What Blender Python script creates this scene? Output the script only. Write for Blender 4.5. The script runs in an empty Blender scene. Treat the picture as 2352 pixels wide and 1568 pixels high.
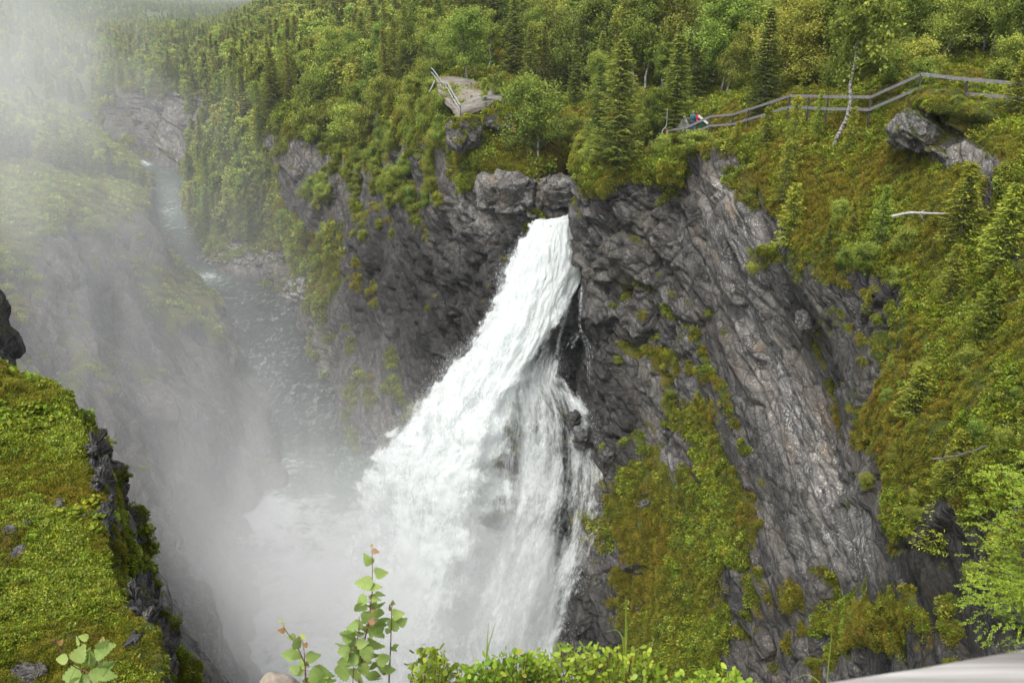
import bpy, math, random, os
import numpy as np
from mathutils import Vector, Matrix, Euler
from mathutils.bvhtree import BVHTree
rnd = random.Random(7)
NR = np.random.default_rng(7)
C = bpy.context.scene.collection
QUICK = os.environ.get('QUICK', '')

# ------------------------------------------------------------------ camera model
TH = math.radians(20.6); FX = 2037.0; CX, CY = 1176.0, 784.0
cT, sT = math.cos(TH), math.sin(TH)
def P(u, v, Y):
    """the point of the place seen in direction (u,v) at horizontal distance Y ahead of the viewpoint"""
    a = (u-CX)/FX; b = -(v-CY)/FX
    dy = cT + b*sT; dz = -sT + b*cT
    t = Y/dy
    return np.array((a*t, Y, dz*t))
def PZ(u, v, z):
    a = (u-CX)/FX; b = -(v-CY)/FX
    dy = cT + b*sT; dz = -sT + b*cT
    t = z/dz
    return np.array((a*t, dy*t, z))
def proj(p):
    p = np.asarray(p, float)
    f = p[..., 1]*cT - p[..., 2]*sT
    up = p[..., 1]*sT + p[..., 2]*cT
    f = np.where(f < 0.05, 0.05, f)
    return CX + FX*p[..., 0]/f, CY - FX*up/f

# ------------------------------------------------------------------ noise
def _h(ix, iy, iz, s):
    with np.errstate(over='ignore'):
        h = (ix.astype(np.uint32)*np.uint32(374761393) + iy.astype(np.uint32)*np.uint32(668265263)
             + iz.astype(np.uint32)*np.uint32(3266489917) + np.uint32(s*974634777 & 0xffffffff))
        h = (h ^ (h >> np.uint32(13)))*np.uint32(1274126177)
        h = (h ^ (h >> np.uint32(16)))*np.uint32(2246822519)
        return h ^ (h >> np.uint32(15))
def _r(h, k):
    with np.errstate(over='ignore'):
        h = (h + np.uint32(k*2654435761 & 0xffffffff))*np.uint32(2246822519)
        h = h ^ (h >> np.uint32(13))
    return (h & np.uint32(0xffffff)).astype(np.float32)/np.float32(16777215)
def vnoise(p, s=0):
    p = np.asarray(p, np.float32); f = np.floor(p); i = f.astype(np.int64) & 0xffffffff; w = p-f
    w = w*w*(3-2*w); out = 0
    for dx in (0, 1):
        for dy in (0, 1):
            for dz in (0, 1):
                v = _r(_h((i[:, 0]+dx) & 0xffffffff, (i[:, 1]+dy) & 0xffffffff, (i[:, 2]+dz) & 0xffffffff, s), 1)
                out = out + v*(w[:, 0] if dx else 1-w[:, 0])*(w[:, 1] if dy else 1-w[:, 1])*(w[:, 2] if dz else 1-w[:, 2])
    return out*2-1
def fbm(p, sc, oct=4, s=0, g=0.5):
    p = np.asarray(p, np.float32)*sc; a = 1.0; t = 0; n = 0
    for k in range(oct):
        t = t + a*vnoise(p+k*17.3, s+k); n += a; a *= g; p = p*2.03
    return t/n
def cells(p, s=0, tilt=1.0):
    """blocky facets: every cell has its own offset and tilt; returns height and distance to the joint"""
    p = np.asarray(p, np.float32); q = p-0.5; f = np.floor(q); i = f.astype(np.int64)
    d1 = np.full(len(p), 9e9, np.float32); d2 = d1.copy(); hh = np.zeros(len(p), np.float32)
    for dx in (0, 1):
        for dy in (0, 1):
            for dz in (0, 1):
                c = [(i[:, 0]+dx) & 0xffffffff, (i[:, 1]+dy) & 0xffffffff, (i[:, 2]+dz) & 0xffffffff]
                h = _h(*c, s)
                r = np.stack([_r(h, 2), _r(h, 3), _r(h, 4)], 1)
                cc = f + np.array((dx, dy, dz), np.float32) + 0.15 + 0.7*r
                dv = p-cc; d = (dv*dv).sum(1)
                g = np.stack([_r(h, 5), _r(h, 6), _r(h, 7)], 1)*2-1
                val = (_r(h, 8)*2-1) + tilt*(g*dv).sum(1)
                m = d < d1
                d2 = np.where(m, d1, np.minimum(d2, d)); hh = np.where(m, val, hh); d1 = np.where(m, d, d1)
    return hh, np.sqrt(d2)-np.sqrt(d1)
def sstep(a, b, x):
    t = np.clip((x-a)/(b-a), 0, 1); return t*t*(3-2*t)

# ------------------------------------------------------------------ mesh helpers
def mesh_np(name, V, F, mat=None, attrs=None, smooth=True, parent=None, link=True, loc=None):
    """V (n,3), F (m,k) quads or triangles"""
    me = bpy.data.meshes.new(name); V = np.asarray(V, np.float32); F = np.asarray(F, np.int32)
    me.vertices.add(len(V)); me.vertices.foreach_set('co', V.ravel())
    k = F.shape[1]; me.loops.add(F.size); me.loops.foreach_set('vertex_index', F.ravel())
    me.polygons.add(len(F)); me.polygons.foreach_set('loop_start', np.arange(0, F.size, k, dtype=np.int32))
    me.polygons.foreach_set('loop_total', np.full(len(F), k, np.int32))
    me.polygons.foreach_set('use_smooth', np.full(len(F), smooth))
    for n, a in (attrs or {}).items():
        a = np.asarray(a, np.float32)
        if a.ndim == 1:
            at = me.attributes.new(n, 'FLOAT', 'POINT'); at.data.foreach_set('value', a)
        else:
            at = me.attributes.new(n, 'FLOAT_VECTOR', 'POINT'); at.data.foreach_set('vector', a.ravel())
    me.update(calc_edges=True)
    if mat: me.materials.append(mat)
    o = bpy.data.objects.new(name, me)
    if link: C.objects.link(o)
    if parent: o.parent = parent
    if loc is not None: o.location = loc
    return o
class MB:
    """collects shapes for one mesh"""
    def __init__(s): s.v = []; s.f = []; s.t = []; s.n = 0
    def add(s, V, F, tint=0.5):
        V = np.asarray(V, np.float32); s.v.append(V); s.f += [tuple(int(i)+s.n for i in f) for f in F]
        s.t.append(np.full(len(V), tint, np.float32) if np.isscalar(tint) else np.asarray(tint, np.float32)); s.n += len(V)
    def box(s, c, size, rot=None, tint=0.5):
        x, y, z = [k/2 for k in size]
        V = np.array([(-x,-y,-z),(x,-y,-z),(x,y,-z),(-x,y,-z),(-x,-y,z),(x,-y,z),(x,y,z),(-x,y,z)], float)
        if rot is not None: V = V @ np.array(rot).T
        s.add(V+np.asarray(c), [(0,3,2,1),(4,5,6,7),(0,1,5,4),(1,2,6,5),(2,3,7,6),(3,0,4,7)], tint)
    def beam(s, a, b, w, h, tint=0.5):
        """rectangular bar from a to b, h along world up"""
        a = np.asarray(a, float); b = np.asarray(b, float); d = b-a; L = np.linalg.norm(d); d /= L
        up = np.array((0, 0, 1.)); sd = np.cross(d, up)
        if np.linalg.norm(sd) < .05: sd = np.array((1., 0, 0))
        sd /= np.linalg.norm(sd); u2 = np.cross(sd, d)
        R = np.stack([d, sd, u2], 1); s.box((a+b)/2, (L, w, h), R, tint)
    def tube(s, pts, rad, n=6, tint=0.5, cap=True):
        pts = np.asarray(pts, float); rad = np.broadcast_to(rad, len(pts)); V = []; F = []
        ref = np.array((0.31, 0.87, 0.2))
        for i in range(len(pts)):
            t = pts[min(i+1, len(pts)-1)]-pts[max(i-1, 0)]; t /= (np.linalg.norm(t)+1e-9)
            a = np.cross(t, ref); a /= (np.linalg.norm(a)+1e-9); b = np.cross(t, a)
            for k in range(n):
                g = 2*math.pi*k/n; V.append(pts[i]+rad[i]*(a*math.cos(g)+b*math.sin(g)))
        for i in range(len(pts)-1):
            for k in range(n):
                F.append((i*n+k, i*n+(k+1) % n, (i+1)*n+(k+1) % n, (i+1)*n+k))
        if cap: F.append(tuple(range(n))[::-1]); F.append(tuple((len(pts)-1)*n+k for k in range(n)))
        s.add(V, F, tint)
    def build(s, name, mat, parent=None, smooth=False, link=True, loc=None):
        me = bpy.data.meshes.new(name)
        V = np.concatenate(s.v)
        me.from_pydata([tuple(map(float, v)) for v in V], [], s.f)
        at = me.attributes.new('tint', 'FLOAT', 'POINT'); at.data.foreach_set('value', np.concatenate(s.t))
        if smooth: me.polygons.foreach_set('use_smooth', np.full(len(me.polygons), True))
        me.materials.append(mat); me.update()
        o = bpy.data.objects.new(name, me)
        if link: C.objects.link(o)
        if parent: o.parent = parent
        if loc is not None: o.location = loc
        return o
def tag(o, label=None, cat=None, group=None, kind=None):
    if label: o['label'] = label
    if cat: o['category'] = cat
    if group: o['group'] = group
    if kind: o['kind'] = kind
    return o
def empty(name, loc, rz=0, label=None, cat=None, group=None):
    o = bpy.data.objects.new(name, None); C.objects.link(o); o.location = [float(k) for k in loc]; o.rotation_euler = (0, 0, rz)
    o.empty_display_size = 0.2
    return tag(o, label, cat, group)

# ------------------------------------------------------------------ node helpers
def new_mat(name):
    m = bpy.data.materials.new(name); m.use_nodes = True; nt = m.node_tree; nt.nodes.clear()
    return m, nt
class NG:
    def __init__(s, nt): s.nt = nt
    def n(s, t, **kw):
        nd = s.nt.nodes.new(t)
        for k, v in kw.items():
            if k.startswith('i_'):
                key = k[2:]; key = int(key) if key.isdigit() else key.replace('_', ' ')
                s.set(nd.inputs[key], v)
            else: setattr(nd, k, v)
        return nd
    def set(s, sock, v):
        if isinstance(v, bpy.types.NodeSocket): s.nt.links.new(v, sock)
        else: sock.default_value = v
    def math(s, op, a, b=None, c=None, clamp=False):
        nd = s.nt.nodes.new('ShaderNodeMath'); nd.operation = op; nd.use_clamp = clamp
        s.set(nd.inputs[0], a)
        if b is not None: s.set(nd.inputs[1], b)
        if c is not None: s.set(nd.inputs[2], c)
        return nd.outputs[0]
    def vmath(s, op, a, b=None):
        nd = s.nt.nodes.new('ShaderNodeVectorMath'); nd.operation = op
        s.set(nd.inputs[0], a)
        if b is not None: s.set(nd.inputs[1], b)
        return nd.outputs['Value'] if op in ('LENGTH', 'DOT_PRODUCT', 'DISTANCE') else nd.outputs[0]
    def noise(s, vec, scale, detail=4, rough=0.5, dist=0.0):
        nd = s.nt.nodes.new('ShaderNodeTexNoise'); s.set(nd.inputs['Vector'], vec); nd.inputs['Scale'].default_value = scale
        nd.inputs['Detail'].default_value = detail; nd.inputs['Roughness'].default_value = rough; nd.inputs['Distortion'].default_value = dist
        return nd.outputs['Fac']
    def mix(s, f, a, b, mode='MIX'):
        nd = s.nt.nodes.new('ShaderNodeMix'); nd.data_type = 'RGBA'; nd.blend_type = mode
        s.set(nd.inputs[0], f); s.set(nd.inputs[6], a); s.set(nd.inputs[7], b); return nd.outputs[2]
    def ramp(s, f, stops, interp='LINEAR'):
        nd = s.nt.nodes.new('ShaderNodeValToRGB'); cr = nd.color_ramp; cr.interpolation = interp
        while len(cr.elements) < len(stops): cr.elements.new(0.5)
        for e, (p, c) in zip(cr.elements, stops):
            e.position = p; e.color = c if len(c) == 4 else (*c, 1)
        s.set(nd.inputs[0], f); return nd.outputs[0]
    def rng(s, v, a, b, c=0.0, d=1.0, t='LINEAR'):
        nd = s.nt.nodes.new('ShaderNodeMapRange'); nd.interpolation_type = t; nd.clamp = True
        s.set(nd.inputs[0], v); nd.inputs[1].default_value = a; nd.inputs[2].default_value = b
        nd.inputs[3].default_value = c; nd.inputs[4].default_value = d; return nd.outputs[0]
    def attr(s, name):
        return s.n('ShaderNodeAttribute', attribute_name=name)
    def out(s, surf=None, vol=None, disp=None):
        o = s.nt.nodes.new('ShaderNodeOutputMaterial')
        if surf: s.nt.links.new(surf, o.inputs[0])
        if vol: s.nt.links.new(vol, o.inputs[1])
def rgb(r, g, b): return (r, g, b, 1)
# ------------------------------------------------------------------ materials
def rock_material(name, fine=1.0, moss_sc=1.0):
    m, nt = new_mat(name); g = NG(nt)
    co = g.n('ShaderNodeTexCoord').outputs['Object']
    # strata frame: the slate runs down and towards the viewer
    L = Vector((8, -26, -23)).normalized(); A = L.cross(Vector((1, 0, 0))).normalized(); B = L.cross(A)
    sx = g.vmath('DOT_PRODUCT', co, tuple(L)); sy = g.vmath('DOT_PRODUCT', co, tuple(A)); sz = g.vmath('DOT_PRODUCT', co, tuple(B))
    cb = g.n('ShaderNodeCombineXYZ'); g.set(cb.inputs[0], g.math('MULTIPLY', sx, 0.32)); g.set(cb.inputs[1], sy); g.set(cb.inputs[2], g.math('MULTIPLY', sz, 0.8))
    st = cb.outputs[0]
    moss = g.attr('moss').outputs['Fac']; tone = g.attr('tone').outputs['Fac']; wet = g.attr('wet').outputs['Fac']
    n1 = g.noise(st, 0.35*fine, 5, 0.6); n2 = g.noise(st, 2.2*fine, 6, 0.65, 0.6); n3 = g.noise(co, 7.0*fine, 4, 0.7)
    n4 = g.noise(co, 0.12, 3, 0.5)
    base = g.ramp(n2, [(0.25, (0.022, 0.022, 0.025)), (0.46, (0.098, 0.094, 0.088)), (0.6, (0.185, 0.176, 0.164)), (0.8, (0.36, 0.345, 0.33))])
    base = g.mix(g.rng(n1, 0.45, 0.7), base, rgb(0.17, 0.15, 0.125), 'MIX')
    ochre = g.rng(g.noise(st, 0.6*fine, 3, 0.5), 0.62, 0.72, 0, 0.55)
    base = g.mix(ochre, base, rgb(0.2, 0.14, 0.085))
    # pale lichen specks
    li = g.math('MULTIPLY', g.rng(g.math('ADD', n3, g.math('MULTIPLY', g.math('SUBTRACT', tone, .7), .04)), 0.56, 0.64), g.rng(g.noise(co, 0.8*fine, 3, 0.6), 0.38, 0.60))
    base = g.mix(g.math('MULTIPLY', li, 0.85), base, rgb(0.48, 0.47, 0.455))
    # fracture blocks: every block weathers to its own grey, joints are open cracks
    vs = g.n('ShaderNodeCombineXYZ'); g.set(vs.inputs[0], g.math('MULTIPLY', sx, 0.55)); g.set(vs.inputs[1], sy); g.set(vs.inputs[2], g.math('MULTIPLY', sz, 0.7))
    wv = g.vmath('ADD', vs.outputs[0], g.vmath('SCALE', g.n('ShaderNodeTexNoise', i_Scale=0.5*fine, i_Vector=co).outputs['Color'], (0, 0, 0)))
    vo = g.n('ShaderNodeTexVoronoi', feature='F1', i_Scale=0.8*fine, i_Vector=wv); ve = g.n('ShaderNodeTexVoronoi', feature='DISTANCE_TO_EDGE', i_Scale=0.8*fine, i_Vector=wv)
    ve2 = g.n('ShaderNodeTexVoronoi', feature='DISTANCE_TO_EDGE', i_Scale=2.4*fine, i_Vector=wv); vo2 = g.n('ShaderNodeTexVoronoi', feature='F1', i_Scale=2.4*fine, i_Vector=wv)
    spl = g.n('ShaderNodeSeparateColor'); g.set(spl.inputs[0], vo.outputs['Color']); spl2 = g.n('ShaderNodeSeparateColor'); g.set(spl2.inputs[0], vo2.outputs['Color'])
    blk = g.math('ADD', g.math('MULTIPLY', spl.outputs[0], 0.7), g.math('MULTIPLY', spl2.outputs[0], 0.5))
    cr = g.math('MULTIPLY', g.rng(ve.outputs['Distance'], 0.0, 0.05, 0.45, 1), g.rng(ve2.outputs['Distance'], 0.0, 0.06, 0.65, 1))
    tn = g.n('ShaderNodeVectorMath', operation='SCALE'); g.set(tn.inputs[0], base); g.set(tn.inputs['Scale'], g.math('MULTIPLY', tone, g.math('MULTIPLY', g.math('ADD', blk, 0.55), cr)))
    rock = tn.outputs[0]
    # moss, from deep green to yellow and rust
    m1 = g.noise(co, 0.33*moss_sc, 4, 0.6, 0.5); m2 = g.noise(co, 6*moss_sc, 4, 0.7)
    mc = g.ramp(m1, [(0.3, (0.035, 0.06, 0.008)), (0.45, (0.085, 0.115, 0.012)), (0.56, (0.16, 0.15, 0.018)), (0.68, (0.20, 0.125, 0.022)), (0.8, (0.12, 0.055, 0.015))])
    mc = g.mix(g.rng(m2, 0.35, 0.7, 0, 0.75), g.mix(0.6, mc, rgb(0.02, 0.03, 0.006)), mc)
    mm = g.rng(g.math('ADD', moss, g.math('MULTIPLY', g.math('SUBTRACT', g.noise(co, 1.7*fine, 5, 0.65), 0.5), 1.1)), 0.42, 0.6, t='SMOOTHSTEP')
    col = g.mix(mm, rock, mc)
    bs = g.n('ShaderNodeBsdfPrincipled')
    g.set(bs.inputs['Base Color'], col)
    g.set(bs.inputs['Roughness'], g.math('SUBTRACT', 0.85, g.math('MULTIPLY', g.math('MULTIPLY', wet, g.math('SUBTRACT', 1, mm)), 0.5)))
    bs.inputs['Specular IOR Level'].default_value = 0.35
    h = g.math('ADD', g.math('MULTIPLY', n2, 1.0), g.math('MULTIPLY', n3, 0.25))
    fac = g.math('ADD', g.math('MULTIPLY', g.math('MINIMUM', ve.outputs['Distance'], 0.25), 2.2), g.math('ADD', g.math('MULTIPLY', g.math('MINIMUM', ve2.outputs['Distance'], .2), .9), g.math('MULTIPLY', blk, 0.9)))
    h = g.math('ADD', h, g.math('MULTIPLY', fac, g.math('SUBTRACT', 1, mm)))
    h = g.math('ADD', h, g.math('MULTIPLY', m2, g.math('MULTIPLY', mm, 0.8)))
    bp = g.n('ShaderNodeBump'); bp.inputs['Strength'].default_value = 0.75; bp.inputs['Distance'].default_value = 0.35/fine
    g.set(bp.inputs['Height'], h); nt.links.new(bp.outputs[0], bs.inputs['Normal'])
    g.out(bs.outputs[0]); return m

def leaf_material(name, stops, trans=0.35, hue_var=0.06, val_var=0.5, rough=0.55, spec=0.25):
    m, nt = new_mat(name); g = NG(nt)
    t = g.attr('tint').outputs['Fac']; ob = g.n('ShaderNodeObjectInfo')
    f = g.math('ADD', t, g.math('MULTIPLY', g.math('SUBTRACT', ob.outputs['Random'], 0.5), 0.35), clamp=True)
    col = g.ramp(f, stops)
    hs = g.n('ShaderNodeHueSaturation'); g.set(hs.inputs['Color'], col)
    r2 = g.math('FRACT', g.math('MULTIPLY', ob.outputs['Random'], 7.13))
    g.set(hs.inputs['Hue'], g.math('ADD', 0.5-hue_var/2, g.math('MULTIPLY', r2, hue_var)))
    r3 = g.math('FRACT', g.math('MULTIPLY', ob.outputs['Random'], 13.7))
    g.set(hs.inputs['Value'], g.math('ADD', 1-val_var/2, g.math('MULTIPLY', r3, val_var)))
    bs = g.n('ShaderNodeBsdfPrincipled'); g.set(bs.inputs['Base Color'], hs.outputs[0]); bs.inputs['Roughness'].default_value = rough
    bs.inputs['Specular IOR Level'].default_value = spec
    tr = g.n('ShaderNodeBsdfTranslucent'); g.set(tr.inputs[0], g.mix(0.5, hs.outputs[0], rgb(0.25, 0.3, 0.02), 'MIX'))
    mx = g.n('ShaderNodeMixShader'); mx.inputs[0].default_value = trans
    nt.links.new(bs.outputs[0], mx.inputs[1]); nt.links.new(tr.outputs[0], mx.inputs[2])
    g.out(mx.outputs[0]); return m

def simple_mat(name, stops, scale=6, stretch=(1, 1, 1), rough=0.7, bump=0.3, bdist=0.02, spec=0.4, detail=5, metal=0):
    m, nt = new_mat(name); g = NG(nt)
    co = g.n('ShaderNodeTexCoord').outputs['Object']
    v = g.vmath('MULTIPLY', co, stretch)
    n = g.noise(v, scale, detail, 0.6)
    col = g.ramp(n, stops)
    bs = g.n('ShaderNodeBsdfPrincipled'); g.set(bs.inputs['Base Color'], col); bs.inputs['Roughness'].default_value = rough
    bs.inputs['Specular IOR Level'].default_value = spec; bs.inputs['Metallic'].default_value = metal
    bp = g.n('ShaderNodeBump'); bp.inputs['Strength'].default_value = bump; bp.inputs['Distance'].default_value = bdist
    g.set(bp.inputs['Height'], n); nt.links.new(bp.outputs[0], bs.inputs['Normal'])
    g.out(bs.outputs[0]); return m

M = {}
M['rock'] = rock_material('slate_rock')
M['rock_near'] = rock_material('slate_rock_near', 4.0, 5.0)
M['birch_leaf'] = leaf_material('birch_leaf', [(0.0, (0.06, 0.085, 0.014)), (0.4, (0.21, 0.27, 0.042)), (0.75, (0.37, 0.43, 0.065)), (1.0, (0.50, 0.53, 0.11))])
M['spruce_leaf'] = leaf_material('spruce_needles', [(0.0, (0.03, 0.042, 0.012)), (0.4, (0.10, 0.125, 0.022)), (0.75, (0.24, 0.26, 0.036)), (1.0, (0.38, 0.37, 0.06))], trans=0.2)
M['bark_birch'] = simple_mat('birch_bark', [(0.42, (0.06, 0.055, 0.05)), (0.5, (0.28, 0.27, 0.25)), (0.7, (0.5, 0.49, 0.47))], 5, (1, 1, 3), 0.7)
M['bark_spruce'] = simple_mat('spruce_bark', [(0.3, (0.05, 0.042, 0.036)), (0.7, (0.17, 0.15, 0.135))], 8, (1, 1, .5), 0.9)
M['wood_dead'] = simple_mat('bleached_wood', [(0.3, (0.25, 0.235, 0.22)), (0.7, (0.55, 0.53, 0.50))], 8, (1, 1, 1), 0.8)
M['plank'] = simple_mat('weathered_plank', [(0.25, (0.10, 0.10, 0.10)), (0.6, (0.21, 0.20, 0.20)), (0.8, (0.30, 0.29, 0.28))], 3, (.4, 3, 3), 0.8)
M['post'] = simple_mat('dark_post', [(0.3, (0.03, 0.03, 0.03)), (0.7, (0.07, 0.07, 0.07))], 4, (1, 1, 1), 0.6)
M['metal'] = simple_mat('galvanised_rail', [(0.3, (0.30, 0.32, 0.32)), (0.7, (0.48, 0.5, 0.5))], 2, (1, 1, 1), 0.5, 0.1)
M['slab'] = simple_mat('trodden_rock', [(0.25, (0.11, 0.09, 0.075)), (0.5, (0.22, 0.19, 0.16)), (0.75, (0.31, 0.275, 0.24))], 0.9, (.5, 1, 3), 0.85, 0.6, 0.15, detail=8)
M['fern'] = leaf_material('herb_leaf', [(0.0, (0.05, 0.08, 0.008)), (0.4, (0.165, 0.23, 0.018)), (0.75, (0.32, 0.385, 0.03)), (1.0, (0.47, 0.50, 0.05))], trans=0.3, hue_var=0.05)
M['rust_leaf'] = leaf_material('rusty_tuft', [(0.0, (0.07, 0.05, 0.01)), (0.35, (0.17, 0.13, 0.015)), (0.7, (0.33, 0.24, 0.03)), (1.0, (0.36, 0.19, 0.04))], trans=0.2, hue_var=0.05)
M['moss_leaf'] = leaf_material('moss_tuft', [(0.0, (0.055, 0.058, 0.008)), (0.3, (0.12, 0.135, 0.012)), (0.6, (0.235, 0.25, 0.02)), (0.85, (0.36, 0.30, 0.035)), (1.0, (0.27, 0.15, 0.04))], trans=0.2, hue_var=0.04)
# ------------------------------------------------------------------ landforms
def crom(ctrl, n_int, axis):
    """Catmull-Rom through control points along axis 0 after swapping; n_int samples in every interval"""
    c = np.swapaxes(ctrl, 0, axis) if axis else ctrl
    c = np.concatenate([2*c[:1]-c[1:2], c, 2*c[-1:]-c[-2:-1]], 0); out = []
    k = c.shape[0]-3
    for i in range(k):
        n = n_int[i]; t = np.arange(n)/n
        if i == k-1: t = np.append(t, 1.0)
        p0, p1, p2, p3 = c[i:i+4]
        # chord-aware tangents keep long cells from overshooting
        def tl(a, b): return np.linalg.norm(b-a, axis=-1, keepdims=True)**0.5+1e-6
        d0, d1, d2 = tl(p0, p1), tl(p1, p2), tl(p2, p3)
        m1 = (p1-p0)/d0-(p2-p0)/(d0+d1)+(p2-p1)/d1; m2 = (p2-p1)/d1-(p3-p1)/(d1+d2)+(p3-p2)/d2
        m1 *= d1; m2 *= d1
        for tt in t:
            h = (2*tt**3-3*tt**2+1)*p1+(tt**3-2*tt**2+tt)*m1+(-2*tt**3+3*tt**2)*p2+(tt**3-tt**2)*m2
            out.append(h)
    r = np.stack(out, 0)
    return np.swapaxes(r, 0, axis) if axis else r
def counts(ctrl, axis, px, lo=2, hi=400):
    u, v = proj(ctrl); u = np.clip(u, -300, 2650); v = np.clip(v, -200, 1750)
    d = np.hypot(np.diff(u, axis=axis), np.diff(v, axis=axis)).max(axis=1-axis)
    return [int(np.clip(round(x/px), lo, hi)) for x in d]
def grid_faces(a, b):
    i = np.arange(a*b).reshape(a, b)
    return np.stack([i[:-1, :-1], i[1:, :-1], i[1:, 1:], i[:-1, 1:]], -1).reshape(-1, 4)
def grid_normals(G):
    du = np.gradient(G, axis=0); dv = np.gradient(G, axis=1); n = np.cross(du, dv)
    return n/(np.linalg.norm(n, axis=-1, keepdims=True)+1e-9)
Ls = np.array((8, -26, -23.)); Ls /= np.linalg.norm(Ls)
As = np.cross(Ls, (1, 0, 0)); As /= np.linalg.norm(As); Bs = np.cross(Ls, As)
def strata(p, st=(0.25, 1, 0.6)):
    return np.stack([p@Ls*st[0], p@As*st[1], p@Bs*st[2]], 1)
def paint(V, regs):
    """patches of ground cover or paler rock where the place has them: (u,v,ru,rv,turn,amount)"""
    u, v = proj(V); out = np.zeros(len(V), np.float32)
    for (a, b, ru, rv, rot, am) in regs:
        c, s = math.cos(math.radians(rot)), math.sin(math.radians(rot))
        x = (u-a)*c+(v-b)*s; y = -(u-a)*s+(v-b)*c
        out += am*np.exp(-((x/ru)**2+(y/rv)**2)**1.5)
    return out
SHEETS = {}
SHEET_LIST = []
def blur(x, n):
    for _ in range(n):
        p = np.concatenate([x[:1], x, x[-1:]], 0); x = (p[:-2]+2*p[1:-1]+p[2:])/4
        p = np.concatenate([x[:, :1], x, x[:, -1:]], 1); x = (p[:, :-2]+2*p[:, 1:-1]+p[:, 2:])/4
    return x
def landform(name, ctrl, mat, px, flip=False, amp=None, moss_regs=(), tone_regs=(), wet_regs=(), moss0=0.0, fine=1.0, seed=0, rock_amp=1.0, detail=1.0, sink=()):
    ctrl = np.asarray(ctrl, float)
    if QUICK: px = px*2.2
    nu = counts(ctrl, 0, px*.8); nv = counts(ctrl, 1, px)
    G = crom(ctrl, nu, 0); G = crom(G, nv, 1)
    a, b = G.shape[:2]; N = grid_normals(G)
    flip = N[:, int(b*0.8):].mean((0, 1))[2] < 0 if name == 'gorge_terrain' else N[a//2:, :b//2].mean((0, 1))[2] < 0
    if flip: N = -N
    V = G.reshape(-1, 3).astype(np.float32); Nn = N.reshape(-1, 3).astype(np.float32)
    # roughness grows with distance from nothing: scaled in metres
    flat = sstep(0.55, 0.9, Nn[:, 2])                     # gentle ground is calmer than faces
    A = amp(V) if amp else np.ones(len(V), np.float32)
    d = fbm(V, 0.07/fine, 3, seed)*2.2*(1-.6*flat)
    q = strata(V); yy = V[:, 1]; mp = np.clip(paint(V, moss_regs)*.8+moss0, 0, 1)
    k3 = np.interp(yy, [70, 110], [1, 0.0]) if fine == 1 else 1; k2 = np.interp(yy, [120, 210], [1, .15]) if fine == 1 else 1
    cw = np.clip(paint(V, [(1470,720,150,330,0,1.2),(1150,560,160,110,0,1.2),(2150,900,260,500,0,1.0),(1500,1300,160,250,0,1),(1000,700,200,250,0,.5)]), 0, 1) if name == 'gorge_terrain' and seed == 3 else 0
    q2 = strata(V, (.62, 1, .85)); hb1, eb1 = cells(q2*.30/fine, seed+51, 1.2); hb2, eb2 = cells(q2*.85/fine, seed+52, 1.1)
    h0, e0 = cells(strata(V, (.5, 1, .8))*0.07/fine, seed+10, 0.9)
    h1, e1 = cells(q*0.16/fine, seed+11, 0.9); h2, e2 = cells(q*0.45/fine+3.3, seed+12, 0.9); h3, e3 = cells(q*1.3/fine+7.7, seed+13, 0.8)
    r = h1*1.4+h2*0.75*k2+h3*0.28*k3+fbm(q, 1.1/fine, 4, seed+5)*0.4*k3+fbm(V, 0.3/fine, 4, seed+6)*0.6
    rb = hb1*1.35+hb2*.55*k2+h3*.25*k3-(1-sstep(0, .1, eb1))*.9-(1-sstep(0, .1, eb2))*.4*k2
    r = r*(1-cw)+rb*cw
    r += h0*(2.6*(1-k2)+.5)
    r -= (1-sstep(0, 0.12, e1))*0.8+((1-sstep(0, 0.12, e2))*0.45*k2+(1-sstep(0, .15, e3))*.18*k3)
    r *= 1-.6*mp
    d = d+r*rock_amp*(1-.8*flat)+fbm(V, 0.4/fine, 4, seed+8)*(0.35 if fine == 1 else 1.5)*flat
    dd_ = (d*A).reshape(a, b); d = blur(dd_, 2)
    if name == 'gorge_terrain':
        ku = sstep(1950, 2150, proj(V)[0]).reshape(a, b); d = d*(1-ku)+blur(d, 4)*ku
    d = d.reshape(-1)
    Nu = (Nn*np.array((1, 1, .6), np.float32))
    V = V+Nu*(d*fine)[:, None]
    N2 = grid_normals(V.reshape(a, b, 3)).reshape(-1, 3)*(-1 if flip else 1)
    sl = blur(N2[:, 2].reshape(a, b), 3).reshape(-1)
    N2 = blur(N2.reshape(a, b, 3), 3).reshape(-1, 3)
    N2 /= np.linalg.norm(N2, axis=1, keepdims=True)+1e-6
    # moss gathers on ledges and where the place is green
    mb = moss0+0.95*sstep(0.42, 0.85, sl)+fbm(V, 0.09/fine, 3, seed+21)*0.7+fbm(V, 0.35/fine, 3, seed+22)*0.45+paint(V, moss_regs)
    mb += np.clip(sl, -1, .5)*.35-.12*(fine == 1)
    moss = np.clip(mb, 0, 1.1).astype(np.float32)
    moss = blur(moss.reshape(a, b), 1).reshape(-1)
    push = sstep(0.45, 0.95, moss)*(0.28+0.35*np.abs(fbm(V, 0.5/fine, 3, seed+30)))*(A**.5)
    V = V+N2.astype(np.float32)*(push*fine)[:, None]
    if sink: V[:, 2] -= paint(V, sink)
    tone = np.clip(0.55+paint(V, tone_regs)+fbm(V, 0.05/fine, 3, seed+40)*0.35, 0.18, 2.2)
    wet = np.clip(paint(V, wet_regs), 0, 1)
    F = grid_faces(a, b)
    if flip: F = F[:, ::-1]
    o = mesh_np(name, V, F, mat, dict(moss=moss, tone=tone, wet=wet), smooth=True)
    o['kind'] = 'structure'
    N3 = grid_normals(V.reshape(a, b, 3)).reshape(-1, 3)*(-1 if flip else 1)
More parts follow.
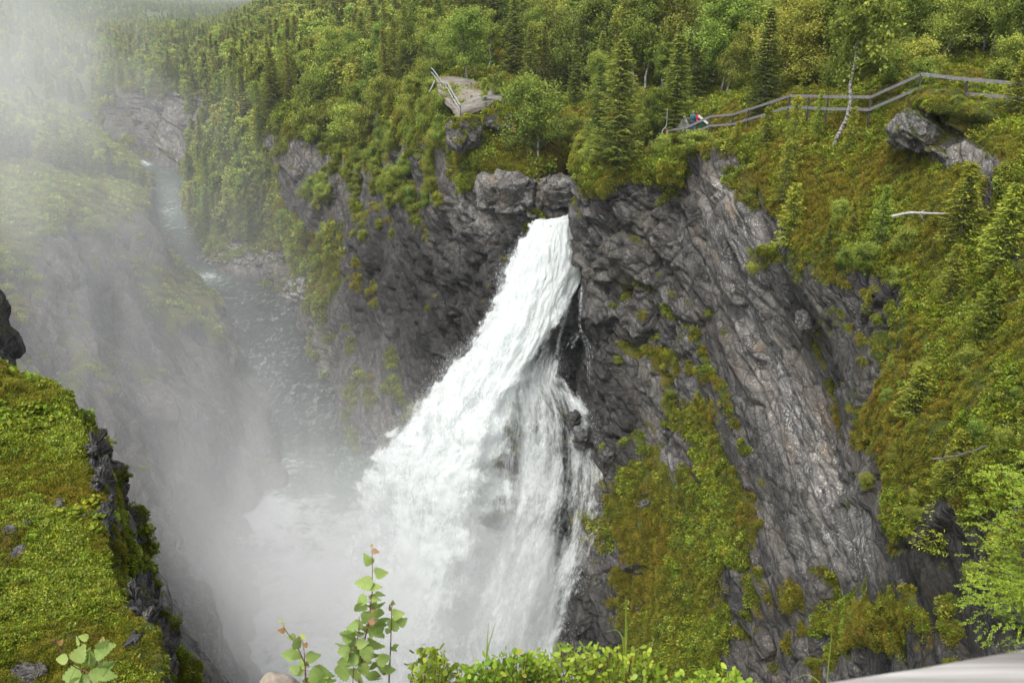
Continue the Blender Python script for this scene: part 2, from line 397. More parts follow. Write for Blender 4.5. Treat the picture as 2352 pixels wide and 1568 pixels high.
    SHEET_LIST.append(dict(V=V, N=N3, moss=moss, shape=(a, b), nu=nu, nv=nv))
    SHEETS.setdefault(name, {}); SHEETS[name] = dict(V=V, N=N3, moss=moss, shape=(a, b), F=F, obj=o, nu=nu, nv=nv)
    return o
def from_px(st):
    out = []
    for s in st:
        pts = [P(*k) for k in s]
        lowp = pts[0].copy(); lowp[2] = -66.0
        if pts[0][2] < -56: lowp = pts[0]+np.array((0, 0, -6.))
        out.append([lowp]+pts)
    return np.array(out)

wallA = [
 [(230,330,430),(230,300,432),(230,270,434),(230,240,436),(230,212,440),(230,190,470),(230,150,560),(230,100,800),(230,60,1300)],
 [(335,375,369),(330,330,371),(325,290,373),(318,250,376),(310,208,380),(310,190,410),(310,150,520),(310,100,760),(310,60,1250)],
 [(422,392,355),(430,350,356),(440,310,358),(440,270,359),(430,222,362),(430,195,400),(430,150,520),(430,100,760),(430,60,1250)],
 [(440,480,279),(460,430,283),(475,380,288),(485,320,294),(490,260,300),(500,200,330),(520,140,430),(530,90,620),(530,45,1100)],
 [(468,585,223),(500,500,229),(530,430,236),(555,330,246),(570,250,258),(585,190,290),(600,110,400),(600,50,560),(600,15,900)],
 [(600,650,197),(610,560,200),(625,470,204),(640,370,208),(650,260,214),(660,200,235),(680,110,320),(690,50,430),(690,10,700)],
 [(690,720,176),(680,620,180),(665,500,183),(655,400,186),(668,262,190),(680,215,205),(720,130,270),(740,50,360),(740,0,560)],
 [(715,830,149),(720,700,156),(745,560,163),(770,400,170),(790,270,175),(800,215,188),(830,130,240),(840,50,320),(840,-20,480)],
 [(760,930,130),(790,800,134),(830,600,139),(870,420,143),(895,225,150),(905,190,165),(930,120,205),(940,40,280),(940,-50,420)],
 [(830,1030,115),(870,850,118),(920,650,121),(950,450,122),(965,300,120),(985,225,122),(1020,130,160),(1030,40,230),(1030,-70,360)],
 [(930,1100,106),(980,850,106),(1010,650,106),(1030,500,104),(1040,345,102),(1050,262,103),(1060,200,112),(1080,100,170),(1090,-90,330)],
 [(1060,1180,98),(1090,900,98),(1110,700,97),(1120,540,96),(1115,430,95),(1140,350,98),(1150,262,102),(1150,170,130),(1160,-90,320)],
 [(1180,1250,93),(1210,1000,93),(1220,750,93),(1230,570,92),(1240,490,92),(1245,410,95),(1240,340,99),(1230,180,135),(1240,-90,320)],
 [(1270,1300,92),(1290,1000,92),(1300,750,92),(1300,560,91.5),(1305,505,92.5),(1330,440,99),(1310,350,101),(1320,180,140),(1330,-90,320)],
 [(1330,1320,90),(1345,1000,90),(1365,750,91),(1375,580,93),(1385,520,98),(1390,430,103),(1370,345,100),(1370,175,138),(1380,-90,320)],
 [(1270,1530,72),(1345,1000,80),(1345,800,83),(1335,600,84.5),(1322,470,85),(1335,385,86),(1370,330,93),(1400,170,135),(1420,-90,320)],
 [(1400,1500,68),(1430,1150,73),(1440,850,78),(1440,650,80),(1430,460,81),(1430,375,82),(1450,310,90),(1500,150,130),(1520,-100,310)],
 [(1500,1560,62),(1540,1200,68),(1570,900,72),(1580,650,75),(1585,440,76),(1590,345,77),(1600,290,85),(1600,140,130),(1620,-100,300)],
 [(1620,1580,58),(1680,1250,62),(1720,950,65),(1710,720,67),(1660,480,69),(1660,330,70),(1680,270,78),(1700,130,125),(1720,-100,290)],
 [(1760,1600,54),(1830,1280,56),(1850,1000,58),(1830,760,60),(1740,520,62),(1760,350,66),(1800,255,72),(1800,120,120),(1820,-110,280)],
 [(1880,1620,49),(1985,1310,51),(1960,1050,53),(1900,800,55),(1820,600,56),(1900,400,60),(1960,255,66),(1930,110,110),(1950,-120,270)],
 [(1930,1650,44),(1990,1380,45),(1990,1080,47),(1960,850,49),(1960,650,51),(2020,430,55),(2080,240,61),(2060,100,105),(2080,-120,260)],
 [(2040,1700,36),(2050,1400,37),(2060,1100,39),(2080,880,42),(2120,680,45),(2150,470,49),(2160,270,55),(2200,90,100),(2220,-120,250)],
 [(2150,1750,30),(2180,1400,32),(2200,1120,34),(2220,900,37),(2250,700,41),(2270,480,45),(2290,290,50),(2340,90,95),(2350,-120,240)],
 [(2350,1800,23),(2380,1450,25),(2410,1150,28),(2420,900,31),(2440,700,35),(2460,500,39),(2470,290,46),(2500,90,85),(2520,-120,230)],
 [(2750,1900,13),(2750,1400,16),(2770,1150,19),(2790,900,22),(2800,700,26),(2800,500,30),(2820,300,37),(2850,90,70),(2850,-120,200)],
]
wallD = [
 [(325,392,348),(312,372,352),(292,360,362),(262,345,372),(240,320,395),(200,290,430),(100,230,560),(0,118,800)],
 [(332,460,294),(325,440,300),(300,415,305),(270,395,312),(230,370,325),(150,320,360),(0,240,480),(-150,118,800)],
 [(362,592,220),(358,540,221),(350,478,223),(300,445,232),(220,405,245),(120,345,275),(0,270,360),(-200,118,800)],
 [(470,655,197),(420,610,196),(360,595,190),(310,480,187),(200,435,188),(60,350,210),(-60,260,300),(-300,116,800)],
 [(545,765,165),(500,720,162),(420,680,155),(290,600,146),(160,480,150),(0,400,165),(-200,260,250),(-400,114,780)],
 [(600,885,139),(560,850,136),(480,830,128),(310,760,116),(120,560,116),(-50,450,130),(-300,300,200),(-500,112,760)],
 [(660,1010,118),(600,980,113),(500,960,106),(330,900,96),(100,700,95),(-100,520,104),(-400,350,160),(-700,110,740)],
 [(610,1120,104),(560,1110,100),(480,1080,95),(310,1010,85),(90,830,80),(-150,600,86),(-500,400,130),(-900,108,700)],
 [(560,1200,95),(520,1190,93),(450,1150,88),(310,1090,78),(100,960,71),(-200,700,74),(-600,450,110),(-1100,104,650)],
 [(545,1350,82),(525,1320,82),(460,1270,78),(330,1200,70),(120,1080,62),(-250,850,62),(-800,500,90),(-1400,100,600)],
 [(560,1510,71),(530,1470,71),(470,1400,68),(330,1320,60),(120,1220,52),(-300,1000,50),(-1000,600,70),(-1800,96,550)],
 [(600,1640,64),(560,1600,63),(480,1540,60),(330,1460,52),(130,1380,43),(-400,1200,38),(-1200,800,50),(-2200,90,500)],
 [(700,1900,52),(640,1860,51),(560,1800,48),(400,1760,41),(150,1720,32),(-600,1500,28),(-1600,1100,35),(-3000,80,450)],
]
moss_A = [(2060,330,300,120,8,.9),(1850,400,190,150,30,.8),(2230,560,160,160,20,.45),(1980,480,160,110,20,.5),(1545,385,75,60,0,1.0),(1380,420,45,40,0,1.0),(1470,390,40,30,0,.9),
 (1280,345,120,60,0,1.0),(1150,320,110,45,0,.8),(960,260,60,70,0,.9),(1080,430,38,34,0,.9),(1110,345,60,40,0,.7),(1470,1080,80,70,0,1.),(1500,1190,130,90,0,1.2),(1570,1330,90,140,0,1.0),
 (1570,1490,110,80,0,1.1),(1490,960,50,70,10,.6),(2020,960,95,120,0,.9),(2150,1060,110,90,0,.8),(2240,830,120,160,0,.8),(2270,1200,140,180,0,.75),(2130,780,110,140,0,.6),(2060,1180,70,120,0,.7),(2100,1450,120,90,0,.5),(2000,1400,80,90,0,.7),(1960,1440,50,60,0,.7),
 (1600,700,60,60,0,.35),(1460,680,40,50,0,.3),(740,570,60,140,8,.5),(860,330,60,90,0,.6),(790,360,60,90,0,.35),(660,540,50,60,0,.8),(730,680,22,40,0,.9),(550,420,110,140,0,.9),(620,250,80,60,0,.7),(970,660,60,60,0,.35),
 (1690,1230,50,60,0,.6),(1480,760,60,60,0,.5),(1440,640,40,30,0,.4),(1620,760,50,40,0,.45),(1560,960,40,50,0,.4),(1620,1010,35,90,-10,.7),(1690,1150,35,80,-15,.6),(1560,840,50,50,0,.45),(1420,800,30,60,0,.5),(1780,1400,90,60,0,.5),(1900,760,60,60,-20,.35),(1640,1100,40,60,0,.5),(2300,1000,90,120,0,.5),(1650,250,600,40,0,.8),(2000,150,700,60,0,.6),(1200,120,500,70,0,.6),(1900,620,120,80,20,.35),(2130,560,150,110,20,.5),(1450,300,120,60,0,.8),
 (1170,440,85,45,0,-1.6),(1260,450,60,40,0,-1.4),(1800,900,75,330,-24,-1.3),(1660,520,70,150,-25,-.9),(1900,1180,80,160,-24,-1.3),(2190,330,110,42,22,-1.5),(2110,290,60,30,50,-1.0),(1000,800,200,160,0,-.6),(1380,560,80,80,0,-.4),(1380,900,60,120,0,-1.2),
 (1400,760,100,160,0,-.5),(1100,560,90,80,0,-.9),(720,330,50,110,0,-.5),(1350,1400,60,130,0,-1.),(1080,300,32,38,0,-1.3),(430,300,90,90,0,-.9),(1990,700,60,60,0,-.4),(600,620,80,30,0,-.8),(1440,930,60,200,-20,-.6)]
tone_A = [(1170,440,90,45,0,.25),(1150,490,110,55,20,.75),(1265,460,60,45,30,.6),(1800,900,70,350,-24,.75),(1690,520,60,160,-25,.5),(1920,1200,80,150,-24,.7),(2190,335,120,45,25,.5),(1080,300,36,40,0,.7),
 (420,290,100,100,0,.35),(1000,760,220,170,0,-.42),(1390,900,70,160,-15,-.5),(1380,1000,90,140,0,-.4),(1370,1430,80,130,0,-.25),(700,320,60,90,0,.25),(1500,620,100,90,0,.1),(1480,560,120,60,0,.1),(580,600,110,30,0,.5),
 (1250,560,60,50,0,-.3),(2150,1350,200,200,0,-.25),(2080,750,120,120,0,-.15),(900,560,90,160,0,-.2),(1700,1400,160,120,0,-.2)]
wet_A = [(1360,900,90,300,0,1),(1200,500,120,60,0,.6),(1000,800,200,200,0,.5),(1340,1400,80,150,0,1)]
def ampA(V):
    y = V[:, 1]; a = np.interp(y, [20, 45, 100, 200, 400, 900], [.42, .55, .8, 1.15, 1.3, 1.6]).astype(np.float32)
    u, v = proj(V)
    inview = (u > -200)
    # the trodden slab behind the fence and the big lower face are calmer than the crags
    a *= 1-.75*np.exp(-(((u-1110)/90)**2+((v-228)/45)**2)**2)
    a *= 1-.55*np.exp(-(((u-1840)/95)**2+((v-950)/420)**2)**2)
    a *= 1-.5*np.exp(-(((u-1180)/90)**2+((v-440)/50)**2)**2)
    # behind the curtain of water and at the waterline
    return a
gorge = landform('gorge_terrain', from_px(wallA), M['rock'], 3.2, amp=ampA, moss_regs=moss_A, tone_regs=tone_A, wet_regs=wet_A, seed=3, flip=True, moss0=0.05, sink=[(1600,300,150,26,-8,1.7),(1700,272,90,26,-15,1.2),(1105,212,95,30,5,.8),(2120,255,90,30,0,.5)])
moss_D = [(90,430,110,60,25,1.),(140,340,200,100,0,.6),(390,660,70,60,30,.8),(450,730,90,60,40,.8),(340,640,40,80,0,.3),(200,700,200,140,0,-.5),(500,900,160,200,0,-.6),(350,1200,300,300,0,-.7),(170,560,40,60,0,-.3)]
tone_D = [(250,700,220,300,0,.1),(450,1000,260,260,0,-.1)]
def ampD(V):
    return np.interp(V[:, 1], [20, 60, 120, 300, 500], [.7, .9, 1.2, 1.3, 1.6]).astype(np.float32)
landform('gorge_terrain', from_px(wallD), M['rock'], 4.0, amp=ampD, moss_regs=moss_D, tone_regs=tone_D, seed=29, moss0=-0.22, flip=False)

# ---- near mossy spur below the viewpoint
def W(u, v, Y): return P(u, v, Y)
def drop(p, dx=0.02):
    return [p+np.array((dx, 0.1, -.35)), p+np.array((dx*2.2, .2, -1.6)), p+np.array((dx*4, .5, -6.)), p+np.array((dx*6, 1., -45.))]
rowsC = [[(-500,760,14.5),(-250,790,14.3),(-80,820,14.2),(7,842,14.0),(57,870,13.8),(106,885,13.5),(151,903,13.2),(183,960,12.9)],
 [(-500,800,13.2),(-250,820,13.2),(-80,845,13.1),(3,864,13.0),(57,893,12.9),(109,912,12.7),(159,930,12.5),(194,985,12.1)],
 [(-500,900,12.2),(-250,920,12.2),(-80,940,12.1),(14,960,12.0),(72,975,12.0),(122,985,11.9),(167,1005,11.7),(201,1035,11.4)],
 [(-500,1020,11.2),(-250,1030,11.2),(-80,1050,11.1),(13,1070,11.0),(71,1085,10.9),(123,1095,10.8),(166,1110,10.7),(212,1150,10.4)],
 [(-500,1130,10.2),(-250,1140,10.2),(-80,1150,10.1),(13,1160,10.1),(78,1175,10.0),(133,1190,9.9),(182,1205,9.8),(232,1232,9.6)],
 [(-500,1230,9.2),(-250,1240,9.2),(-80,1250,9.2),(20,1265,9.2),(93,1280,9.1),(151,1290,9.0),(212,1305,8.9),(270,1335,8.75)],
 [(-500,1330,8.4),(-250,1340,8.4),(-80,1350,8.3),(20,1360,8.3),(100,1375,8.2),(173,1395,8.1),(252,1415,8.0),(310,1440,7.9)],
 [(-500,1450,7.6),(-250,1455,7.6),(-80,1460,7.5),(27,1470,7.5),(115,1485,7.4),(192,1505,7.35),(277,1530,7.3),(340,1560,7.2)],
 [(-500,1600,6.8),(-250,1610,6.8),(-80,1620,6.8),(27,1640,6.7),(123,1660,6.6),(212,1680,6.5),(302,1700,6.4),(372,1740,6.3)],
 [(-500,1900,5.6),(-250,1900,5.6),(-80,1900,5.6),(27,1950,5.5),(129,2000,5.4),(232,2040,5.2),(352,2080,5.1),(452,2150,5.0)]]
ctrlC = []
for r in rowsC:
    pts = [P(*k) for k in r]; ctrlC.append(pts+drop(pts[-1]))
ctrlC = np.array(ctrlC); back = ctrlC[0].copy(); back[:, 1] += .8; back[:, 2] -= 1.5; back2 = back.copy(); back2[:, 1] += 1.5; back2[:, 2] -= 12; back3 = back2.copy(); back3[:, 1] += 4; back3[:, 2] -= 40
ctrlC = np.concatenate([[back3], [back2], [back], ctrlC], 0)
moss_C = [(20,1200,35,16,30,-1.2),(75,1215,40,14,25,-1.4),(120,1150,45,14,25,-1.3),(40,1270,40,25,-25,-1.6),(175,1235,22,12,0,-1.2),(60,1540,60,25,0,-1.5),(310,1330,20,18,0,-.6),(185,1275,22,15,0,-1.0),(270,1060,12,90,-14,-1.3),(292,1180,10,70,-16,-1.),(390,1500,12,100,-14,-1.2)]
landform('near_terrain', ctrlC, M['rock_near'], 3.0, moss_regs=moss_C, moss0=0.55, fine=0.13, seed=51, flip=False, rock_amp=1.1)

# ---- ground under the viewpoint
def hgt(x, y):
    e = 1.62+0.10*math.sin(x*1.7)+0.07*math.sin(x*4.1+1)
    base = -1.72+0.05*math.sin(x*2.3)+.04*math.sin(y*3+x)+0.03*x
    if y <= e: return base
    gentle = base-(y-e)*.76
    side = x-.61*(y*cT-gentle*sT)
    if side > 0: return gentle
    return gentle+max(side*2.2, -(y-e)*2.2-6*max(0, y-e-.1)**1.2)
xs = np.linspace(-9, 11, 161); ys = np.concatenate([np.linspace(-6, 1.4, 33), np.linspace(1.44, 3.2, 45), np.linspace(3.4, 9, 24)])
VV = np.array([[x, y, max(hgt(x, y), -40)] for x in xs for y in ys]); 
o = mesh_np('near_ground', VV, grid_faces(len(xs), len(ys)), M['rock_near'], dict(moss=np.full(len(VV), .8), tone=np.full(len(VV), .8), wet=np.zeros(len(VV))))
o['kind'] = 'structure'

# ---- hills to the horizon
def hills():
    az = np.radians(np.linspace(-52, 22, 220)); rr = np.concatenate([np.linspace(540, 1200, 60), np.geomspace(1230, 6500, 60)])
    V = []
    for a in az:
        for r in rr: V.append((r*math.sin(a), r*math.cos(a), 0))
    V = np.array(V, np.float32); r = np.hypot(V[:, 0], V[:, 1])
    z = np.interp(r, [540, 600, 800, 1500, 2400, 3400, 4500, 6500], [-52, -42, -34, -26, -14, 2, 6, -60])
    z = z+fbm(V, 1/700, 4, 5)*np.interp(r, [330, 800, 2000, 4000], [2, 7, 22, 46])+fbm(V, 1/120, 3, 9)*np.interp(r, [330, 2000], [1.5, 4])
    V[:, 2] = z
    n = len(V)
    return mesh_np('far_hills', V, grid_faces(len(az), len(rr))[:, ::-1], M['rock'], dict(moss=np.full(n, 1.), tone=np.full(n, .8), wet=np.zeros(n)))
hill = hills(); hill['kind'] = 'structure'
SHEETS['far_hills'] = dict(V=np.empty(0))
# ------------------------------------------------------------------ river
def water_mat():
    m, nt = new_mat('river_water'); g = NG(nt)
    co = g.n('ShaderNodeTexCoord').outputs['Object']
    foam_glint = g.attr('foam_glint').outputs['Fac']; ux = g.attr('flow').outputs['Vector']
    w1 = g.noise(co, 0.55, 6, 0.68, 0.8); w2 = g.noise(g.vmath('MULTIPLY', co, (1, .6, 1)), 1.7, 4, 0.6, 0.9)
    web = g.n('ShaderNodeTexVoronoi', feature='DISTANCE_TO_EDGE'); g.set(web.inputs['Vector'], g.vmath('ADD', ux, g.vmath('SCALE', g.n('ShaderNodeTexNoise', i_Scale=0.5).outputs['Color'], (0, 0, 0)))); web.inputs['Scale'].default_value = 0.5
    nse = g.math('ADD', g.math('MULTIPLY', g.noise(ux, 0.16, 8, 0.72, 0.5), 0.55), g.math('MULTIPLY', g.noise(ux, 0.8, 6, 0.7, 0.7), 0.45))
    f = g.rng(g.math('ADD', foam_glint, g.math('MULTIPLY', g.math('SUBTRACT', nse, 0.5), 2.0)), 0.40, 0.80, t='SMOOTHSTEP')
    deep = g.mix(g.rng(foam_glint, 0.05, 0.5), rgb(0.028, 0.035, 0.032), rgb(0.14, 0.2, 0.16))
    fl_ = g.math('MULTIPLY', g.rng(g.noise(g.vmath('MULTIPLY', co, (1, .45, 1)), 1.1, 6, 0.7, 0.8), 0.5, 0.66), g.rng(g.noise(co, .09, 3, .6), .35, .6, .15, .75))  # foam flecks that also put ripple glints into the colour
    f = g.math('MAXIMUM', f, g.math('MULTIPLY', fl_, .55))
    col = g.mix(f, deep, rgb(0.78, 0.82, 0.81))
    bs = g.n('ShaderNodeBsdfPrincipled'); g.set(bs.inputs['Base Color'], col)
    g.set(bs.inputs['Roughness'], g.math('ADD', 0.09, g.math('MULTIPLY', f, 0.5))); bs.inputs['IOR'].default_value = 1.33
    bp = g.n('ShaderNodeBump'); bp.inputs['Strength'].default_value = 1.0; bp.inputs['Distance'].default_value = 1.2
    g.set(bp.inputs['Height'], g.math('ADD', w1, g.math('MULTIPLY', w2, 0.5))); nt.links.new(bp.outputs[0], bs.inputs['Normal'])
    g.out(bs.outputs[0]); return m
M['water'] = water_mat()
# centre line of the river as it leaves the pool and winds away
path = np.array([PZ(u, v, -60) for u, v in [(1000,1750),(950,1500),(850,1300),(760,1120),(720,1000),(665,870),(610,740),(540,640),(440,560),(400,480),(380,420),(330,365),(260,335),(200,320)]])
def river():
    n = 90; cs = crom(path[:, None, :], [12]*(len(path)-1), 0)[:, 0]
    wd = np.interp(np.arange(len(cs)), [0, 40, 90, 150], [75, 70, 60, 70])
    tang = np.gradient(cs, axis=0); tang[:, 2] = 0; tang /= np.linalg.norm(tang, axis=1, keepdims=True); sd = np.stack([tang[:, 1], -tang[:, 0], 0*tang[:, 0]], 1)
    s = np.concatenate([[0], np.cumsum(np.linalg.norm(np.diff(cs, axis=0), axis=1))])
    # plain regular plate, finely divided, so the banks may be any shape
    xs = np.linspace(-260, 60, 400); ys = np.concatenate([np.linspace(30, 160, 330), np.linspace(161, 520, 260)])
    X, Y = np.meshgrid(xs, ys, indexing='ij'); V = np.stack([X, Y, np.full_like(X, -60)], -1).reshape(-1, 3)
    # along / across coordinates of the nearest point of the centre line
    best = np.full(len(V), 1e9); fl = np.zeros((len(V), 2))
    for i in range(0, len(cs), 2):
        d = V[:, :2]-cs[i, :2]; q = (d*d).sum(1); m = q < best
        al = s[i]+d@tang[i, :2]; ac = d@sd[i, :2]
        fl[m, 0] = al[m]; fl[m, 1] = ac[m]; best[m] = q[m]
    fall = PZ(980, 1400, -60)[:2]; dist = np.hypot(V[:, 0]-fall[0], (V[:, 1]-fall[1]))
    u, v = proj(V)
    foam_glint = np.interp(dist, [0, 10, 20, 30, 44, 70], [.95, .8, .62, .45, .17, .02])
    for a, b, ru, rv, am in [(470,640,60,26,.5),(335,360,22,22,.9),(395,500,45,110,.42),(560,830,50,60,.1),(620,1170,70,60,.35),(560,1180,50,30,.35),(640,1060,60,30,.3),(660,850,60,60,.06),(370,440,40,60,.05),(700,940,60,40,.1),(450,1450,120,200,.15)]:  # far-reach patch: riffle white that also paints in the sky's silver reflection
        foam_glint = foam_glint+am*np.exp(-((u-a)/ru)**2-((v-b)/rv)**2)
    V = V.astype(np.float32)
    amp = np.interp(dist, [0, 25, 60, 120], [.9, .6, .35, .25])
    V[:, 2] += fbm(V, 0.22, 4, 77)*amp+fbm(V, 0.8, 3, 79)*amp*.55
    flow = np.stack([fl[:, 0]*0.8, fl[:, 1], fl[:, 0]*0], 1)
    near = (dist < 45)[:, None]
    flow = np.where(near, V*np.array((1, 1, 0)), flow)
    flow = V*np.array((1, 1, 0)) if False else flow
    o = mesh_np('river_water', V, grid_faces(len(xs), len(ys)), M['water'], dict(foam_glint=foam_glint, flow=flow)); o['kind'] = 'structure'
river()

# ------------------------------------------------------------------ waterfall
def fall_mat(name, lo, hi, stretch=1.0, soft=True):
    m, nt = new_mat(name); g = NG(nt)
    fl = g.attr('flow').outputs['Vector']; dn = g.attr('dens').outputs['Fac']
    big = g.noise(g.vmath('MULTIPLY', fl, (0.25, 0.11*stretch, 1)), 1.0, 5, 0.6, 0.7)
    mid = g.noise(g.vmath('MULTIPLY', fl, (1.0, 0.62*stretch, 1)), 1.0, 8, 0.78, 0.25)
    fin = g.noise(g.vmath('MULTIPLY', fl, (4.2, 2.3*stretch, 1)), 1.0, 5, 0.8, 0.2)
    n = g.math('ADD', g.math('MULTIPLY', big, 0.62), g.math('ADD', g.math('MULTIPLY', mid, 0.38), g.math('MULTIPLY', fin, 0.25)))
    al = g.rng(g.math('ADD', g.math('SUBTRACT', n, 0.62), g.math('SUBTRACT', dn, 0.5)), lo, hi, t='SMOOTHSTEP')
    col = g.mix(g.rng(mid, 0.35, 0.65), rgb(0.80, 0.86, 0.84), rgb(0.93, 0.945, 0.95))
    df = g.n('ShaderNodeBsdfDiffuse'); g.set(df.inputs[0], col)
    bp = g.n('ShaderNodeBump'); bp.inputs['Strength'].default_value = 0.4; bp.inputs['Distance'].default_value = 0.5
    g.set(bp.inputs['Height'], n); nt.links.new(bp.outputs[0], df.inputs['Normal'])
    tl = g.n('ShaderNodeBsdfTranslucent'); g.set(tl.inputs[0], col)
    mx = g.n('ShaderNodeMixShader'); mx.inputs[0].default_value = 0.5; nt.links.new(df.outputs[0], mx.inputs[1]); nt.links.new(tl.outputs[0], mx.inputs[2])
    tp = g.n('ShaderNodeBsdfTransparent'); mz = g.n('ShaderNodeMixShader'); g.set(mz.inputs[0], al)
    nt.links.new(tp.outputs[0], mz.inputs[1]); nt.links.new(mx.outputs[0], mz.inputs[2])
    g.out(mz.outputs[0]); return m
M['fall'] = fall_mat('falling_water', -0.10, 0.12)
M['veil'] = fall_mat('thin_falling_water', -0.09, 0.15, 0.6)
# edges of the fall at successive moments of the drop: (left u, right u, v, distance left, distance right)
prof = [(1262,1330,489,94.5,93.5),(1236,1320,491,92.0,91.5),(1222,1317,496,90.6,90.0),(1200,1326,530,90.0,89.2),(1183,1336,565,89.4,88.6),(1160,1338,610,88.8,88.0),(1140,1326,655,88.2,87.3),(1118,1316,705,87.4,86.6),(1088,1300,760,86.6,86.0),
        (1040,1288,815,85.8,85.4),(1000,1290,865,85.2,84.6),(945,1335,915,84.6,83.4),(905,1368,960,84.0,82.6),(845,1396,1010,83.6,81.6),(818,1412,1060,83.0,80.8),(815,1408,1120,82.2,79.6),(800,1390,1190,81.2,78.2),
        (790,1362,1270,79.8,76.8),(780,1336,1350,78.6,75.2),(780,1308,1430,77.6,73.8),(790,1286,1520,76.4,72.6),(800,1270,1600,75.6,71.6)]
waterfall = empty('waterfall', PZ(1050, 1450, -60), 0, 'tall white waterfall plunging from the rock notch into the foaming pool', 'waterfall')
def fall_sheet(name, mat, inset_l, inset_r, bulge, off, seed, dens_fn, nx=150, ny=420, rough=1.0):
    pr = np.array(prof, float); base = np.array(waterfall.location)
    k = np.linspace(0, len(pr)-1, ny); rows = [np.interp(k, np.arange(len(pr)), pr[:, i]) for i in range(5)]
    V = []; S = np.linspace(0, 1, nx)
    for j in range(ny):
        l, r, v, yl, yr = [q[j] for q in rows]; yr = yr-float(np.interp(v, [600, 930, 1300, 1600], [0, 3.2, 4.2, 5.0]))
        slp = 26*max(0., 1-j/(ny*.16)); a = P(l+inset_l*(r-l), v+slp*.75, yl); b = P(r-inset_r*(r-l), v-slp*.1, yr)
        row = a[None]*(1-S[:, None])+b[None]*S[:, None]
        t = j/(ny-1)
        row[:, 1] -= np.sin(S*math.pi)**.7*bulge*(.5+1.2*t)+off*(0.35+t)
        V.append(row)
    V = np.array(V); 
    w = np.linalg.norm(V[:, -1]-V[:, 0], axis=1); hgt_ = np.concatenate([[0], np.cumsum(np.linalg.norm(np.diff(V[:, nx//2], axis=0), axis=1))])
    t = np.repeat(np.linspace(0, 1, ny)[:, None], nx, 1); s = np.repeat(S[None], ny, 0)
    flow = np.stack([(s-.5)*(10+0.75*w[:, None]), np.repeat(hgt_[:, None], nx, 1), np.full_like(s, seed*3.7)], -1)
    G = V.reshape(-1, 3).astype(np.float32); N = grid_normals(V).reshape(-1, 3)
    f2 = flow.reshape(-1, 3).astype(np.float32)*np.array((.3, .13, 1), np.float32)
    dd = np.abs(fbm(f2, 1, 4, seed))*2.2+np.abs(fbm(f2*np.array((2.5, 4, 1), np.float32), 1, 5, seed+3))*1.9
    tt = t.reshape(-1)
    G = G-(N*np.sign(N[:, 1:2])*((dd-1.0)*rough*.42*(.3+.9*tt))[:, None]).astype(np.float32)
    dens = dens_fn(s, t, flow.reshape(-1, 3))*sstep(0, .03, t+.025*edge_noise(flow.reshape(-1, 3), 44, (1.2, 0, 1)).reshape(t.shape)); dens = dens.reshape(-1)
    o = mesh_np(name, G-base, grid_faces(ny, nx), mat, dict(flow=flow.reshape(-1, 3), dens=dens), parent=waterfall)
    return o
def edge_noise(fl, seed, sc=(0, .35, 1)):
    return fbm(fl.astype(np.float32)*np.array(sc, np.float32)+seed, 1, 4, seed)
def dens_core(s, t, fl):
    en = edge_noise(fl, 5).reshape(s.shape); en2 = edge_noise(fl, 8).reshape(s.shape)
    ef = edge_noise(fl, 6, (.8, 1.3, 1)).reshape(s.shape); L = s-(0.03+0.11*np.abs(en)+.09*ef); w = 0.06+0.14*t
    R = (np.interp(t, [0, .3, .42, .55, 1], [.99, .96, .75, .58, .58])+.16*en2)-s
    d = sstep(-w, w, L)*sstep(-w*1.3, w*1.3, R)
    body = np.interp(t, [0, .1, .5, .8, 1], [1.1, 1.0, .86, .76, .8])
    return d*body
def dens_mid(s, t, fl):
    en = edge_noise(fl, 15).reshape(s.shape); en2 = edge_noise(fl, 18).reshape(s.shape)
    ef = edge_noise(fl, 16, (.9, 1.6, 1)).reshape(s.shape); L = s-(0.0+0.08*np.abs(en)+.12*ef); w = 0.12+.12*t
    R = (np.interp(t, [0, .3, .42, .6, 1], [1., .98, .77, .58, .60])+.16*en2)-s
    return sstep(-w, w, L)*sstep(-w, w, R)*np.interp(t, [0, .2, 1], [.66, .6, .56])
def dens_veil(s, t, fl):
    en = edge_noise(fl, 25).reshape(s.shape)
    ef = edge_noise(fl, 26, (.9, 1.2, 1)).reshape(s.shape); L = s-.3; R = 1.05-.06*np.abs(en)-.07*ef-s
    return sstep(-.1, .25, L)*sstep(-.04, .14, R)*(np.interp(t, [0, .35, .45, .6, .8, 1], [.1, .25, .53, .48, .48, .47])+.05*sstep(.86, 1, s)*sstep(.4, .5, t))
def dens_spray(s, t, fl):
    en = edge_noise(fl, 35, (.1, .5, 1)).reshape(s.shape)
    return sstep(0, .1, s)*sstep(0, .25, 1-s)*(.36+.1*t)
fall_sheet('water_curtain', M['fall'], 0.0, 0.0, 1.5, 0.0, 1, dens_core)
fall_sheet('water_curtain', M['fall'], 0.0, 0.0, 2.6, 1.3, 4, dens_mid, rough=1.2)
fall_sheet('water_curtain', M['fall'], -0.02, 0.04, 3.6, 2.6, 7, dens_mid, rough=1.4)
fall_sheet('thin_veil', M['veil'], 0.25, 0.0, 0.8, -.5, 9, dens_veil, rough=.5)
fall_sheet('thin_veil', M['veil'], 0.25, 0.0, 1.4, .6, 12, dens_veil, rough=.7)
fall_sheet('spray', M['veil'], -0.07, -0.03, 3.0, 2.0, 13, dens_spray, rough=1.6)

